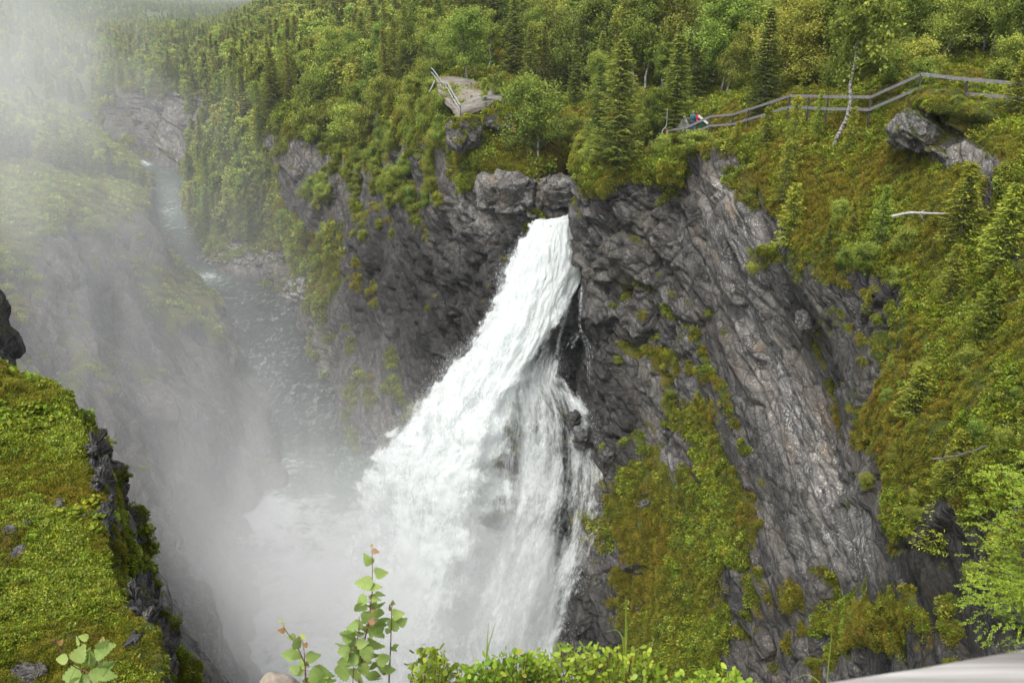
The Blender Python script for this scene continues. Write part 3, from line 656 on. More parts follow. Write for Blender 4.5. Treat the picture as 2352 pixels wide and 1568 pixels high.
def droplets():
    r = np.random.default_rng(55); pr = np.array(prof, float); n = 26000; base = np.array(waterfall.location)
    k = r.uniform(3.6, len(pr)-1, n)**1.0; q = [np.interp(k, np.arange(len(pr)), pr[:, i]) for i in range(5)]
    side = r.random(n) < .72; off = np.abs(r.normal(0, .05, n))*(1+.25*k/4); off = np.minimum(off, .3)
    clump = fbm(np.stack([k*1.3, k*0, k*0], 1), 1.0, 3, 4); off *= 1+1.6*np.clip(clump, -.4, 1)
    s = np.where(side, -off*.75+.09, 1+off*.35-.06); V = []
    Y = q[3]*(1-s)+(q[4]-np.interp(q[2], [600, 930, 1300, 1600], [0, 3.2, 4.2, 5.0]))*s-r.uniform(-.5, 1.5, n)
    u = q[0]*(1-s)+q[1]*s; v = q[2]+r.normal(0, 9, n); a = (u-CX)/FX; b = -(v-CY)/FX; dy = cT+b*sT; dz = -sT+b*cT; t = Y/dy
    c = np.stack([a*t, Y, dz*t], 1)-base; d = r.normal(size=(n, 3))*.5+np.array((-.25, -.1, -1.)); L = r.uniform(.04, .15, n)
    V, F, T = leaves_mesh(c, d, L, L*r.uniform(.25, .6, n), r.random(n), 7)
    m, nt = new_mat('spray_drops'); g = NG(nt); df = g.n('ShaderNodeBsdfDiffuse'); df.inputs[0].default_value = (.86, .89, .9, 1); tp = g.n('ShaderNodeBsdfTransparent'); mx = g.n('ShaderNodeMixShader'); mx.inputs[0].default_value = .42
    nt.links.new(tp.outputs[0], mx.inputs[1]); nt.links.new(df.outputs[0], mx.inputs[2]); g.out(mx.outputs[0])
    o = mesh_np('spray_drops', V, F, m, dict(tint=T), smooth=False, parent=waterfall); o['kind'] = 'stuff'

def trickles():
    r = np.random.default_rng(66); base = np.array(waterfall.location)
    m, nt = new_mat('trickle'); g = NG(nt); df = g.n('ShaderNodeBsdfDiffuse'); df.inputs[0].default_value = (.75, .78, .8, 1); tp = g.n('ShaderNodeBsdfTransparent'); mx = g.n('ShaderNodeMixShader')
    g.set(mx.inputs[0], g.rng(g.noise(g.n('ShaderNodeTexCoord').outputs['Object'], 4, 4, .7), .42, .62, .0, .55)); nt.links.new(tp.outputs[0], mx.inputs[1]); nt.links.new(df.outputs[0], mx.inputs[2]); g.out(mx.outputs[0])
    for path_ in [[(1333,655),(1331,700),(1329,745),(1332,762)], [(1332,762),(1345,785),(1352,815),(1353,870)], [(1332,762),(1318,778),(1305,800)]]:
        Vs, Fs, k = [], [], 0
        for q in range(5):
            du_ = r.normal(0, 4.5); pts = np.array([P(u+du_+r.normal(0, 1.2), v, np.interp(v, [650, 870, 1000, 1250], [82.6, 81.0, 75.6, 73.5])) for u, v in path_])-base; c = crom(pts[:, None], [8]*(len(pts)-1), 0)[:, 0]; n = len(c)
            w = r.uniform(.010, .022)*(1+.5*np.sin(np.arange(n)*1.3+q))[:, None]; V = np.concatenate([c-np.array((1, 0, 0))*w, c+np.array((1, -.2, 0))*w, c+np.array((0, -.1, 0))*(.05+w)]); Vs.append(V)
            i = np.arange(n-1); Fs.append(np.stack([i, i+1, 2*n+i+1, 2*n+i], 1)+k); Fs.append(np.stack([2*n+i, 2*n+i+1, n+i+1, n+i], 1)+k); k += 3*n
        mesh_np('trickle', np.concatenate(Vs), np.concatenate(Fs), m, dict(tint=np.zeros(k)), parent=waterfall)
# ------------------------------------------------------------------ trees
def leaves_mesh(cent, dirs, L, Wd, tint, seed):
    """one small folded leaf or needle spray per row"""
    r = np.random.default_rng(seed); n = len(cent)
    d = dirs/(np.linalg.norm(dirs, axis=1, keepdims=True)+1e-9)
    q = r.normal(size=(n, 3)); s = np.cross(d, q); s /= np.linalg.norm(s, axis=1, keepdims=True)+1e-9
    L = L[:, None]; Wd = Wd[:, None]
    V = np.stack([cent-d*L*.5, cent+s*Wd*.5, cent+d*L*.5, cent-s*Wd*.5], 1).reshape(-1, 3)
    F = np.arange(n*4).reshape(n, 4)
    return V, F, np.repeat(tint, 4)
def tree_pair(name, trunk, bark, V, F, T, mat):
    V = V.astype(np.float32)
    crown = mesh_np(name+'_crown', V, F, mat, dict(tint=T), smooth=False, link=False)
    tr = trunk.build(name+'_trunk', bark, smooth=True, link=False)
    return tr.data, crown.data
def birch_proto(seed, H=8.0, spread=1.0, lean=0.0, dens=1.0, bare=0.25):
    r = np.random.default_rng(seed); tb = MB(); n = 12
    t = np.linspace(0, 1, n); wob = np.cumsum(r.normal(0, .10, (n, 2)), 0)*H/8; wob -= wob[0]
    pts = np.stack([wob[:, 0]+lean*H*t**1.3, wob[:, 1], H*t*.97], 1)
    tb.tube(pts, 0.095*H/8*(1-t*.92)+.012, 7)
    C_, D_, T_ = [], [], []
    nb = int(30*dens)
    for i in range(nb):
        tt = bare+(0.98-bare)*((i+r.random())/nb); p0 = np.array([np.interp(tt, t, pts[:, k]) for k in range(3)])
        az = r.random()*6.283; prof_ = math.sin(min(1, (1-tt)*1.5+.12)*math.pi*.55)
        ln = H*(.30*prof_+.03)*spread*r.uniform(.7, 1.15)
        el = r.uniform(.5, 1.1)
        k = 6; bp = [p0]; d = np.array((math.cos(az)*math.cos(el), math.sin(az)*math.cos(el), math.sin(el)))
        for j in range(k):
            d = d+np.array((0, 0, -.10))+r.normal(0, .08, 3); d /= np.linalg.norm(d); bp.append(bp[-1]+d*ln/k)
        bp = np.array(bp); tb.tube(bp, np.linspace(.028, .007, k+1)*H/8, 4, cap=False)
        for j in range(1, k+1):
            for q in range(2 if j < 3 else 3):
                c = bp[j]+r.normal(0, ln*.10, 3)+np.array((0, 0, -.05)); m = int(24*dens)
                sg = np.array((.26, .26, .20))*(H/8)**.5*spread
                if r.random() < .3: sg = sg*np.array((.6, .6, 1.7)); c = c-np.array((0, 0, .25))
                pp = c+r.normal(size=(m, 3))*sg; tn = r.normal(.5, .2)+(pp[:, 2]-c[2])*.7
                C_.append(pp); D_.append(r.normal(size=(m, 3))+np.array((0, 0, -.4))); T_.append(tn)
    Cn = np.concatenate(C_); Dn = np.concatenate(D_); T = np.clip(np.concatenate(T_)+r.normal(0, .07, len(Cn)), 0, 1); m = len(Cn)
    V, F, TT = leaves_mesh(Cn, Dn, r.uniform(.12, .21, m), r.uniform(.09, .15, m), T, seed)
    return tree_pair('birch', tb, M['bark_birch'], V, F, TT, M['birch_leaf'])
def spruce_proto(seed, H=9.0, wid=1.0, thin=0.0, leafmul=1.0, bare=0.06):
    r = np.random.default_rng(seed); tb = MB(); n = 8; t = np.linspace(0, 1, n)
    pts = np.stack([np.cumsum(r.normal(0, .03, n)), np.cumsum(r.normal(0, .03, n)), H*t], 1); pts[0] = 0
    tb.tube(pts, (0.10*H/9)*(1-t*.95)+.006, 7)
    C_, D_, T_, L_, W_ = [], [], [], [], []
    z = bare*H; k = 0; sc = (H/9)**.6
    while z < H*.985:
        tt = z/H; R = H*.17*wid*((1-tt)**.75)*(1 if tt > .18 else .75+tt)+.08
        nb = int(r.integers(5, 8))
        for b in range(nb):
            if r.random() < thin: continue
            az = 6.283*(b+r.random()*.7)/nb+k*.9; ln = R*r.uniform(.6, 1.15); dr = np.array((math.cos(az), math.sin(az), 0))
            m = max(4, int(ln/.11)); s = np.linspace(.12, 1, m)
            ax = np.array((np.interp(z, pts[:, 2], pts[:, 0]), np.interp(z, pts[:, 2], pts[:, 1]), z))
            droop = (-.42*s+.30*s**2.2)*ln*(1.15-tt*.7) + (.35*tt)*ln*s
            ctr = ax+dr*(s*ln)[:, None]; ctr[:, 2] += droop
            if r.random() < .5: tb.tube(np.array([ax, ctr[m//2], ctr[-1]]), [.018*sc, .01*sc, .004], 3, cap=False)
            side = np.array((-dr[1], dr[0], 0)); slen = ln*.34*np.sin(np.clip(s, .05, 1)*math.pi*.8+.25)+.08
            for sg in (-1, 1, 0, 0):
                q = int(2 if sg else 1)
                for e in range(q):
                    f = r.uniform(.25, .95, m) if sg else 0
                    cc = ctr+side*(sg*slen*f)[:, None]+r.normal(0, .03, (m, 3)) if sg else ctr+r.normal(0, .03, (m, 3))
                    cc[:, 2] -= (slen*(f if sg else 0)*.35)
                    dd = dr*.8+side*sg*.9+np.array((0, 0, -.25 if sg else -.1))+r.normal(0, .25, (m, 3))
                    C_.append(cc); D_.append(dd); tip = s**2*(.45+.55*(f if sg else .9))
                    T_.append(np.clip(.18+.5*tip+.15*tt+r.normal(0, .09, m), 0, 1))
                    L_.append(r.uniform(.20, .34, m)*sc*leafmul); W_.append(r.uniform(.05, .085, m)*sc*leafmul)
        z += H*.032*r.uniform(.8, 1.25)*(1 if tt < .8 else .75); k += 1
    Cn = np.concatenate(C_)
    V, F, TT = leaves_mesh(Cn, np.concatenate(D_), np.concatenate(L_), np.concatenate(W_), np.concatenate(T_), seed)
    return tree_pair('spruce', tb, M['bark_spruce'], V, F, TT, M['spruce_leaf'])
BIRCH = [birch_proto(100+i, 8, sp, ln, de, ba) for i, (sp, ln, de, ba) in enumerate([(1.0, 0, 1, .22), (.8, .05, 1.1, .3), (1.15, -.06, 1.1, .18), (.7, .08, .9, .38), (1.0, .12, 1.0, .28), (.9, -.1, 1.2, .2)])]
BUSH = [birch_proto(150+i, 4.0, 1.5, 0, .9, .04) for i in range(3)]
SPRUCE = [spruce_proto(200+i, 9, w_, th_) for i, (w_, th_) in enumerate([(1.3, .02), (1.1, .1), (1.5, .05), (.9, .12), (1.25, .2)])]
M['young_leaf'] = leaf_material('young_spruce_needles', [(0.0, (0.045, 0.06, 0.012)), (0.35, (0.16, 0.20, 0.025)), (0.7, (0.36, 0.40, 0.04)), (1.0, (0.52, 0.52, 0.07))], trans=0.25)
def brighten(pr):
    pr[1].materials.clear(); pr[1].materials.append(M['young_leaf']); return pr
YOUNG = [brighten(y_) for y_ in [spruce_proto(250+i, 3.0, 1.5, th_, 1.0, .12) for i, th_ in enumerate([.15, .35, .45, .25])]]
def plant_tree(kind, p, h, rz, label, group, variant=None, tilt=(0, 0), sxy=1.0, name=None, cat=None):
    base = {'birch': (BIRCH, 8.0, 'birch_tree', 'birch tree'), 'bush': (BUSH, 4.0, 'birch_shrub', 'birch shrub'), 'spruce': (SPRUCE, 9.0, 'spruce_tree', 'spruce tree'), 'young': (YOUNG, 3.0, 'young_spruce', 'young spruce')}[kind]
    pr = base[0][(variant if variant is not None else rnd.randrange(len(base[0]))) % len(base[0])]
    e = empty(name or base[2], p, 0, label, cat or base[3], group); s = h/base[1]
    e.scale = (s*sxy, s*sxy, s); e.rotation_euler = (tilt[0], tilt[1], rz)
    for nm, me in (('trunk', pr[0]), ('crown', pr[1])):
        o = bpy.data.objects.new(nm, me); C.objects.link(o); o.parent = e
    return e
droplets(); trickles()
# ---- where the ground is, seen along a direction
dg_verts = np.concatenate([SHEETS['gorge_terrain']['V']])
_bvh = {}
def build_bvh():
    for o in list(C.objects):
        if o.type == 'MESH' and o.get('kind') == 'structure' and o.name.split('.')[0] in ('gorge_terrain', 'near_terrain', 'far_hills', 'near_ground'):
            me = o.data; vs = np.empty(len(me.vertices)*3, np.float32); me.vertices.foreach_get('co', vs)
            fs = np.empty(len(me.loops), np.int32); me.loops.foreach_get('vertex_index', fs)
            _bvh[o.name] = BVHTree.FromPolygons(vs.reshape(-1, 3).tolist(), fs.reshape(-1, 4).tolist())
build_bvh()
def cast(org, d, only=None):
    best = None
    for k, b in _bvh.items():
        if only and k not in only: continue
        h = b.ray_cast(Vector(org), Vector(d).normalized())
        if h[0] is not None and (best is None or h[3] < best[3]): best = h
    return best
def ground(u, v, only=None):
    """where the line of sight (u,v) meets the ground"""
    d = P(u, v, 1.0); h = cast((0, 0, 0), d, only)
    return (np.array(h[0]), np.array(h[1])) if h else (None, None)
def px2m(p, npx):
    return npx*(p[1]*cT-p[2]*sT)/FX
# ---- forest floor points taken from the upper rows of the gorge sides
def floor_points(mesh, row_from, row_to):
    S = SHEET_LIST[mesh]; a, b = S['shape']; G = S['V'].reshape(a, b, 3)
    cum = np.concatenate([[0], np.cumsum(S['nv'])]); j0, j1 = int(cum[row_from[0]]+row_from[1]*S['nv'][row_from[0]]), int(min(b-1, cum[row_to[0]]+row_to[1]*(S['nv'][row_to[0]] if row_to[0] < len(S['nv']) else 0)))
    return G, j0, j1
# ------------------------------------------------------------------ scattered stuff through geometry nodes
def scatter(name, pts, nrm, scl, protos, kind='stuff', align=1.0, seed=1, label=None):
    """one object of uncounted growth: its points carry turned, scaled copies of a few tufts"""
    n = len(pts); r = np.random.default_rng(seed)
    me = bpy.data.meshes.new(name); me.vertices.add(n); me.vertices.foreach_set('co', np.asarray(pts, np.float32).ravel())
    nn = np.asarray(nrm, float)*align+np.array((0, 0, 1-align+1e-3)); nn /= np.linalg.norm(nn, axis=1, keepdims=True)
    # Euler XYZ that takes +Z to nn, after a random spin
    rot = np.zeros((n, 3)); sp = r.uniform(0, 6.283, n)
    for i in range(n):
        q = Vector(nn[i]).to_track_quat('Z', 'Y').to_matrix() @ Matrix.Rotation(sp[i], 3, 'Z')
        rot[i] = q.to_euler('XYZ')
    for nm, a in (('rot', rot), ('scl', np.repeat(np.asarray(scl)[:, None], 3, 1))):
        at = me.attributes.new(nm, 'FLOAT_VECTOR', 'POINT'); at.data.foreach_set('vector', a.astype(np.float32).ravel())
    at = me.attributes.new('pick', 'INT', 'POINT'); at.data.foreach_set('value', r.integers(0, len(protos), n).astype(np.int32))
    o = bpy.data.objects.new(name, me); C.objects.link(o); o['kind'] = kind
    if label: o['label'] = label
    ng = bpy.data.node_groups.new(name, 'GeometryNodeTree')
    ng.interface.new_socket('Geometry', in_out='INPUT', socket_type='NodeSocketGeometry'); ng.interface.new_socket('Geometry', in_out='OUTPUT', socket_type='NodeSocketGeometry')
    N = ng.nodes; Lk = ng.links; gi = N.new('NodeGroupInput'); go = N.new('NodeGroupOutput'); jn = N.new('GeometryNodeJoinGeometry')
    def named(nm, t):
        a = N.new('GeometryNodeInputNamedAttribute'); a.data_type = t; a.inputs[0].default_value = nm; return a.outputs[0]
    for k, pr in enumerate(protos):
        ip = N.new('GeometryNodeInstanceOnPoints'); oi = N.new('GeometryNodeObjectInfo'); oi.inputs[0].default_value = pr
        cmp_ = N.new('FunctionNodeCompare'); cmp_.data_type = 'INT'; cmp_.operation = 'EQUAL'; Lk.new(named('pick', 'INT'), cmp_.inputs[2]); cmp_.inputs[3].default_value = k
        Lk.new(gi.outputs[0], ip.inputs['Points']); Lk.new(oi.outputs['Geometry'], ip.inputs['Instance']); Lk.new(cmp_.outputs[0], ip.inputs['Selection'])
        Lk.new(named('rot', 'FLOAT_VECTOR'), ip.inputs['Rotation']); Lk.new(named('scl', 'FLOAT_VECTOR'), ip.inputs['Scale']); Lk.new(ip.outputs[0], jn.inputs[0])
    Lk.new(jn.outputs[0], go.inputs[0]); md = o.modifiers.new('growth', 'NODES'); md.node_group = ng
    return o
def proto_obj(name, V, F, T, mat):
    return mesh_np(name, V, F, mat, dict(tint=T), smooth=False, link=False)
def tuft(seed, n, r0, hz, L, Wd, mat, up=.5, name='tuft'):
    r = np.random.default_rng(seed); d = r.normal(size=(n, 3)); d /= np.linalg.norm(d, axis=1, keepdims=True); d[:, 2] = np.abs(d[:, 2])
    rad = r.uniform(.55, 1.0, n)[:, None]; c = d*rad*np.array((r0, r0, hz)); c[:, 2] -= .1*hz
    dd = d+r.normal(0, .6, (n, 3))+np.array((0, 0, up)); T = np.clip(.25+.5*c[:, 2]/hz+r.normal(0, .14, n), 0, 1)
    V, F, TT = leaves_mesh(c, dd, r.uniform(.7, 1.3, n)*L, r.uniform(.7, 1.3, n)*Wd, T, seed)
    return proto_obj(name, V, F, TT, mat)
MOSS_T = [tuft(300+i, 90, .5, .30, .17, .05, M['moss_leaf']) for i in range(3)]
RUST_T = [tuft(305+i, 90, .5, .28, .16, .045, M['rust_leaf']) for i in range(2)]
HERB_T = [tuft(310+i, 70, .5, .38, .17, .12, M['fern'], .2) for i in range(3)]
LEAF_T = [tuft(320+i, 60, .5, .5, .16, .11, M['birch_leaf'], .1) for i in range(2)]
def pick(S, prob, seed, rows=None):
    r = np.random.default_rng(seed); u, v = proj(S['V']); inv = (u > -150) & (u < 2500) & (v > -120) & (v < 1750)
    return np.where(inv & (r.random(len(u)) < prob(u, v)))[0]
def cover(S, name, seed, dens, size, herb_p=.4):
    r = np.random.default_rng(seed); m = S['moss']; d = dens*(2.2**2 if QUICK else 1)
    nz = fbm(S['V'], 0.25 if S['V'][:, 1].max() > 60 else 1.1, 3, seed)
    nz2 = fbm(S['V'], 0.10 if size*0+S['V'][:, 1].max() > 60 else .7, 3, seed+9)
    for nm, protos, cond, sc_ in ((name+'_moss', MOSS_T, lambda u, v: d*sstep(.42, .6, m)*(1-herb_p*.6), .85), (name+'_rust', RUST_T, lambda u, v: d*sstep(.45, .65, m)*.7*sstep(.06, .42, nz2), .9), (name+'_plants', HERB_T+LEAF_T[:1], lambda u, v: d*sstep(.5, .7, m)*herb_p*sstep(-.25, .35, nz)*1.6, 1.0)):
        ix = pick(S, cond, seed+3); V = S['V'][ix]; dist = np.linalg.norm(V, axis=1)
        s = size*dist*sc_*r.uniform(.6, 1.35, len(ix)); nrm = S['N'][ix]
        scatter(nm, V+nrm*s[:, None]*.05, nrm, s, protos, align=.7, seed=seed)
        print(nm, len(ix))
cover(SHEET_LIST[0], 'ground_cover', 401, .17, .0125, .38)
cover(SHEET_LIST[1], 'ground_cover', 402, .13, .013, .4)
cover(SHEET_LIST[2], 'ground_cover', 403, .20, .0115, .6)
BIG_T = [tuft(330+i, 26, .55, .5, .30, .26, M['fern'], -.1) for i in range(2)]
_S = SHEET_LIST[2]; _n = fbm(_S['V'], .8, 3, 88); _ix = pick(_S, lambda u, v: .012*sstep(.5, .7, _S['moss'])*sstep(.0, .3, _n+.35*np.exp(-((u-60)/120)**2-((v-1010)/110)**2)), 89)
_V = _S['V'][_ix]; scatter('leafy_undergrowth', _V, _S['N'][_ix], .016*np.linalg.norm(_V, axis=1)*NR.uniform(.7, 1.4, len(_ix)), BIG_T, align=.6, seed=90)

# ------------------------------------------------------------------ the forest
front_pts = np.array([(230,200),(430,225),(500,250),(640,245),(700,235),(760,250),(860,212),(930,190),(980,182),(1050,172),(1120,180),(1200,185),(1250,225),(1300,250),(1400,250),(1500,240),(1600,235),(1700,232),(1800,212),(2000,205),(2100,165),(2352,168),(2900,170)], float)
S0 = SHEET_LIST[0]; a0, b0 = S0['shape']; GV = S0['V'].reshape(a0, b0, 3)
def quad_samples(GV, n, seed, mask=None):
    A = GV[:-1, :-1]; B = GV[1:, :-1]; D = GV[:-1, 1:]; E = GV[1:, 1:]
    ar = np.linalg.norm(np.cross(B-A, D-A), axis=-1).ravel()
    r = np.random.default_rng(seed); cen = ((A+E)/2).reshape(-1, 3)
    wgt = ar*(mask(cen) if mask else 1); wgt = wgt/wgt.sum(); ix = r.choice(len(ar), n, p=wgt)
    i, j = np.unravel_index(ix, A.shape[:2]); s, t = r.random(n)[:, None], r.random(n)[:, None]
    return A[i, j]*(1-s)*(1-t)+B[i, j]*s*(1-t)+D[i, j]*(1-s)*t+E[i, j]*s*t
def floor_mask(p):
    u, v = proj(p); f = np.interp(u, front_pts[:, 0], front_pts[:, 1]); ok = (v < f) & (u > 150) & (u < 2560) & (p[:, 2] > -45)
    slope = (u > 440) & (u < 655) & (v > 200) & (v < 560) & (p[:, 1] > 190)
    wgt = ok*np.interp(p[:, 1], [60, 150, 300, 600, 1300], [1., 1, .6, .25, .08])+slope*1.5
    return wgt
cand = quad_samples(GV, 9000, 500, floor_mask)
cu, cv = proj(cand); order = np.argsort(cand[:, 1]); kept = []; cellmap = {}
for i in order:
    p = cand[i]; y = p[1]; u, v = cu[i], cv[i]
    if 975 < u < 1235 and y < 122: continue            # the trodden slab and its fence
    if 1480 < u < 1830 and y < 86 and v > 215: continue
    sp = np.interp(y, [80, 140, 250, 500, 1200], [2.7, 3.0, 3.6, 6, 12])
    if 440 < u < 655 and v > 200: sp = 3.3
    key = (int(p[0]//sp), int(p[1]//sp), sp > 5)
    if any(((p[0]-q[0])**2+(p[1]-q[1])**2) < sp*sp for dx in (-1, 0, 1) for dy in (-1, 0, 1) for q in cellmap.get((key[0]+dx, key[1]+dy, key[2]), ())): continue
    cellmap.setdefault(key, []).append(p); kept.append(i)
forest = []
mixn = fbm(cand, 1/22, 2, 61)
for i in kept:
    p = cand[i]; u, v, y = cu[i], cv[i], p[1]
    ps = .42+.55*mixn[i]+(.12 if 430 < u < 660 and v > 200 else 0)+(.12 if 1250 < u < 1750 else 0)-(.25 if u > 1850 else 0)-(.1 if 700 < u < 1200 else 0)
    kd = 'spruce' if rnd.random() < ps else 'birch'
    h = rnd.uniform(8, 14) if kd == 'spruce' else rnd.uniform(7, 11)
    if y < 160: h *= 1.18
    edge = np.interp(u, front_pts[:, 0], front_pts[:, 1])-v
    if edge < 22 and y < 180: h *= .72
    tu, tv = proj(p+np.array((0, 0, h)))
    if v < -5 and tv < -60 and y > 150: pass
    if u < -40 or u > 2420: h *= 1.0
    size = h/y; forest.append((size, kd, p, h, u, v))
forest = [f for f in forest if -60 < f[4] < 2440 and f[5] > -90]
forest.sort(key=lambda f: -f[0]); print('forest', len(forest))
def zone(u, v, y):
    if y > 190 or u < 660: return 'slope'
    if u < 960: return 'rim'
    if u < 1290: return 'platform'
    if u < 1700: return 'notch'
    return 'railing'
ZT = {'slope': ('on the steep wooded gorge side above the river', 'on the gorge side above the river'), 'rim': ('in the wood on the gorge rim before the fenced platform', 'on the gorge rim'),
      'platform': ('in the wood behind the fenced rock platform', 'behind the rock platform'), 'notch': ('in the dark wood above the waterfall notch', 'above the waterfall notch'), 'railing': ('in the leafy wood behind the grey plank railing', 'behind the plank railing')}
def shade(h, kd): return ('tall' if h > (10 if kd == 'spruce' else 7.8) else 'shorter')
cnt = {'birch': 0, 'spruce': 0}; rest = {'birch': [], 'spruce': []}
for size, kd, p, h, u, v in forest:
    tv = proj(p+np.array((0, 0, h)))[1]
    if cnt[kd] < 270 and tv > -260 and 0 < u < 2352:
        cnt[kd] += 1; zt, zg = ZT[zone(u, v, p[1])]; q = shade(h, kd)
        look = {'spruce': q+' dark pointed spruce', 'birch': q+' light green birch'}[kd]
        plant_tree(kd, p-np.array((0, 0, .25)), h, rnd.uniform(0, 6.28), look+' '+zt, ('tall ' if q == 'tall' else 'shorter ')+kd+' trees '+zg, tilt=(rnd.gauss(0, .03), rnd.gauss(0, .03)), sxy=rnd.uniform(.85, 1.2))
    else: rest[kd].append((p, h))
print(cnt, {k: len(v) for k, v in rest.items()})
# farther woods, as one mass: the same kinds of tree, light enough to be many
def light_tree(pair, keep, name):
    """trunk and crown of a tree joined, with every k-th leaf enlarged, for woods seen from afar"""
    me = pair[1]; n = len(me.vertices); co_ = np.empty(n*3, np.float32); me.vertices.foreach_get('co', co_); co_ = co_.reshape(-1, 4, 3)
    t = np.empty(n, np.float32); me.attributes['tint'].data.foreach_get('value', t); t = t.reshape(-1, 4)
    ix = np.arange(0, len(co_), keep); c = co_[ix]; cen = c.mean(1, keepdims=True); c = cen+(c-cen)*keep**.5*1.15
    return proto_obj(name, c.reshape(-1, 3), np.arange(len(ix)*4).reshape(-1, 4), t[ix].ravel(), me.materials[0])
LB = [light_tree(BIRCH[i], 6, 'far_birch') for i in (0, 1, 2)]; LS = [light_tree(SPRUCE[i], 5, 'far_spruce') for i in (0, 1, 3)]
fp, fh = [], []
def up(n): return np.tile((0, 0, 1.), (n, 1))
for kd, pro, base in (('birch', LB, 8.), ('spruce', LS, 9.)):
    pts = np.array([p for p, h in rest[kd]]); hs = np.array([h for p, h in rest[kd]])
    scatter('gorge_woods' if kd == 'birch' else 'gorge_forest', pts, up(len(pts)), hs/base, pro, align=0, seed=5 if kd == 'birch' else 6)
# opposite side: woods along the hazy plateau and out over the hills
S1 = SHEET_LIST[1]; GD = S1['V'].reshape(*S1['shape'], 3)
def maskD(p):
    u, v = proj(p); return ((u > -350) & (u < 420) & (v > 60) & (p[:, 2] > -50) & (v < np.interp(u, [-300, 60, 120, 200, 330], [380, 370, 400, 400, 440])))*np.interp(p[:, 1], [100, 250, 500, 900], [1.3, .8, .35, .2])
pd = quad_samples(GD, 2600, 510, maskD); r_ = np.random.default_rng(8)
hD = r_.uniform(5, 9, len(pd)); mk = r_.random(len(pd)) < .5
scatter('hazy_woods', pd[mk], up(mk.sum()), hD[mk]/8, LB, align=0, seed=7); scatter('hazy_forest', pd[~mk], up((~mk).sum()), hD[~mk]/8, LS, align=0, seed=8)
hv = np.empty(len(hill.data.vertices)*3, np.float32); hill.data.vertices.foreach_get('co', hv); GH = hv.reshape(220, -1, 3)
def maskH(p):
    u, v = proj(p); d = p[:, 1]; return ((u > -200) & (u < 900))*np.interp(d, [500, 900, 2000, 4500, 6000], [1, .45, .2, .1, 0])*(1-np.exp(-((u-365)/36)**2-((v-40)/9)**2))
def maskH2(p):
    u, v = proj(p); return maskH(p)*(np.hypot((u-362)/40, (v-40)/7) > 1)
ph = quad_samples(GH, 16000, 511, maskH2); dh = ph[:, 1]
sc_ = r_.uniform(.8, 1.3, len(ph))*np.interp(dh, [500, 1500, 4500], [1.05, 1.5, 2.4])
mk = r_.random(len(ph)) < .42
scatter('hill_woods', ph[mk], up(mk.sum()), sc_[mk], LB[:2], align=0, seed=9); scatter('hill_forest', ph[~mk], up((~mk).sum()), sc_[~mk], LS, align=0, seed=10)
# ------------------------------------------------------------------ air: even haze, and the spray drifting up the gorge
def box_obj(name, lo, hi, mat):
    mb = MB(); lo = np.array(lo, float); hi = np.array(hi, float); mb.box((lo+hi)/2, hi-lo)
    o = mb.build(name, mat); return o
m, nt = new_mat('haze'); g = NG(nt)
pv = g.n('ShaderNodeVolumePrincipled'); pv.inputs['Color'].default_value = (.86, .91, .97, 1); pv.inputs['Density'].default_value = 0.00016; pv.inputs['Anisotropy'].default_value = 0.1
g.out(vol=pv.outputs[0])
hz = box_obj('haze', (-7200, -60, -130), (4000, 7200, 260), m); hz['kind'] = 'stuff'; hz['label'] = 'thin pale haze in the air over the gorge and the distant hills'
def mist_mat(lobes):
    m, nt = new_mat('spray_mist'); g = NG(nt)
    co = g.n('ShaderNodeTexCoord').outputs['Object']
    wp = g.vmath('ADD', co, g.vmath('SCALE', co, (0, 0, 0)))
    nz = g.noise(g.vmath('MULTIPLY', co, (1, 1, .55)), 0.03, 3, 0.6, 1.2); nz2 = g.noise(g.vmath('MULTIPLY', co, (1.3, 1.3, .5)), 0.11, 3, 0.6, .6)
    tot = None
    for c, r, tilt, dns, pw in lobes:
        dns = dns*.33
        v = g.vmath('SUBTRACT', co, tuple(float(k) for k in c))
        q = g.vmath('DIVIDE', v, tuple(r)); d2 = g.vmath('DOT_PRODUCT', q, q)
        e = g.math('POWER', 2.71828, g.math('MULTIPLY', d2, -1.0))
        e = g.math('MULTIPLY', e, dns)
        tot = e if tot is None else g.math('ADD', tot, e)
    f = g.math('MULTIPLY', tot, g.math('ADD', g.rng(nz, .36, .62, .1, 1.7), g.rng(nz2, .35, .65, -.35, .55)), clamp=False)
    pv = g.n('ShaderNodeVolumePrincipled'); pv.inputs['Color'].default_value = (1, 1, 1, 1); pv.inputs['Anisotropy'].default_value = 0.0
    g.set(pv.inputs['Density'], g.math('MAXIMUM', g.math('SUBTRACT', f, 0.0015), 0))
    g.out(vol=pv.outputs[0]); return m
pool = PZ(980, 1420, -58)
lob = [((pool[0]-1, pool[1]-3, -56), (15, 11, 10), (0, 0, 0), 0.34, 1.0),          # boiling foot of the fall
       ((pool[0]-14, pool[1]-2, -50), (14, 14, 16), (0, 0, 0), 0.060, 1.0),
       (P(360, 1150, 66), (11, 20, 19), (0, 0, 0), 0.038, 1.0),                  # against the hazy wall
       (P(400, 700, 85), (14, 18, 17), (0, 0, 0), 0.010, 1.0),
       (P(60, 330, 90), (20, 24, 22), (0, 0, 0), 0.029, 1.0),                     # bright cloud at the top
       (P(110, 90, 120), (18, 34, 20), (0, 0, 0), 0.034, 1.0),
       (P(800, 1000, 92), (8, 9, 9), (0, 0, 0), 0.008, 1.0)]
hull = [(-118, 38, -59.4), (4, 38, -59.4), (4, 150, -59.4), (-118, 150, -59.4), (-118, 38, 26), (-30, 38, -14), (-40, 150, -8), (-118, 150, 26), (4, 38, -34), (4, 150, -34)]
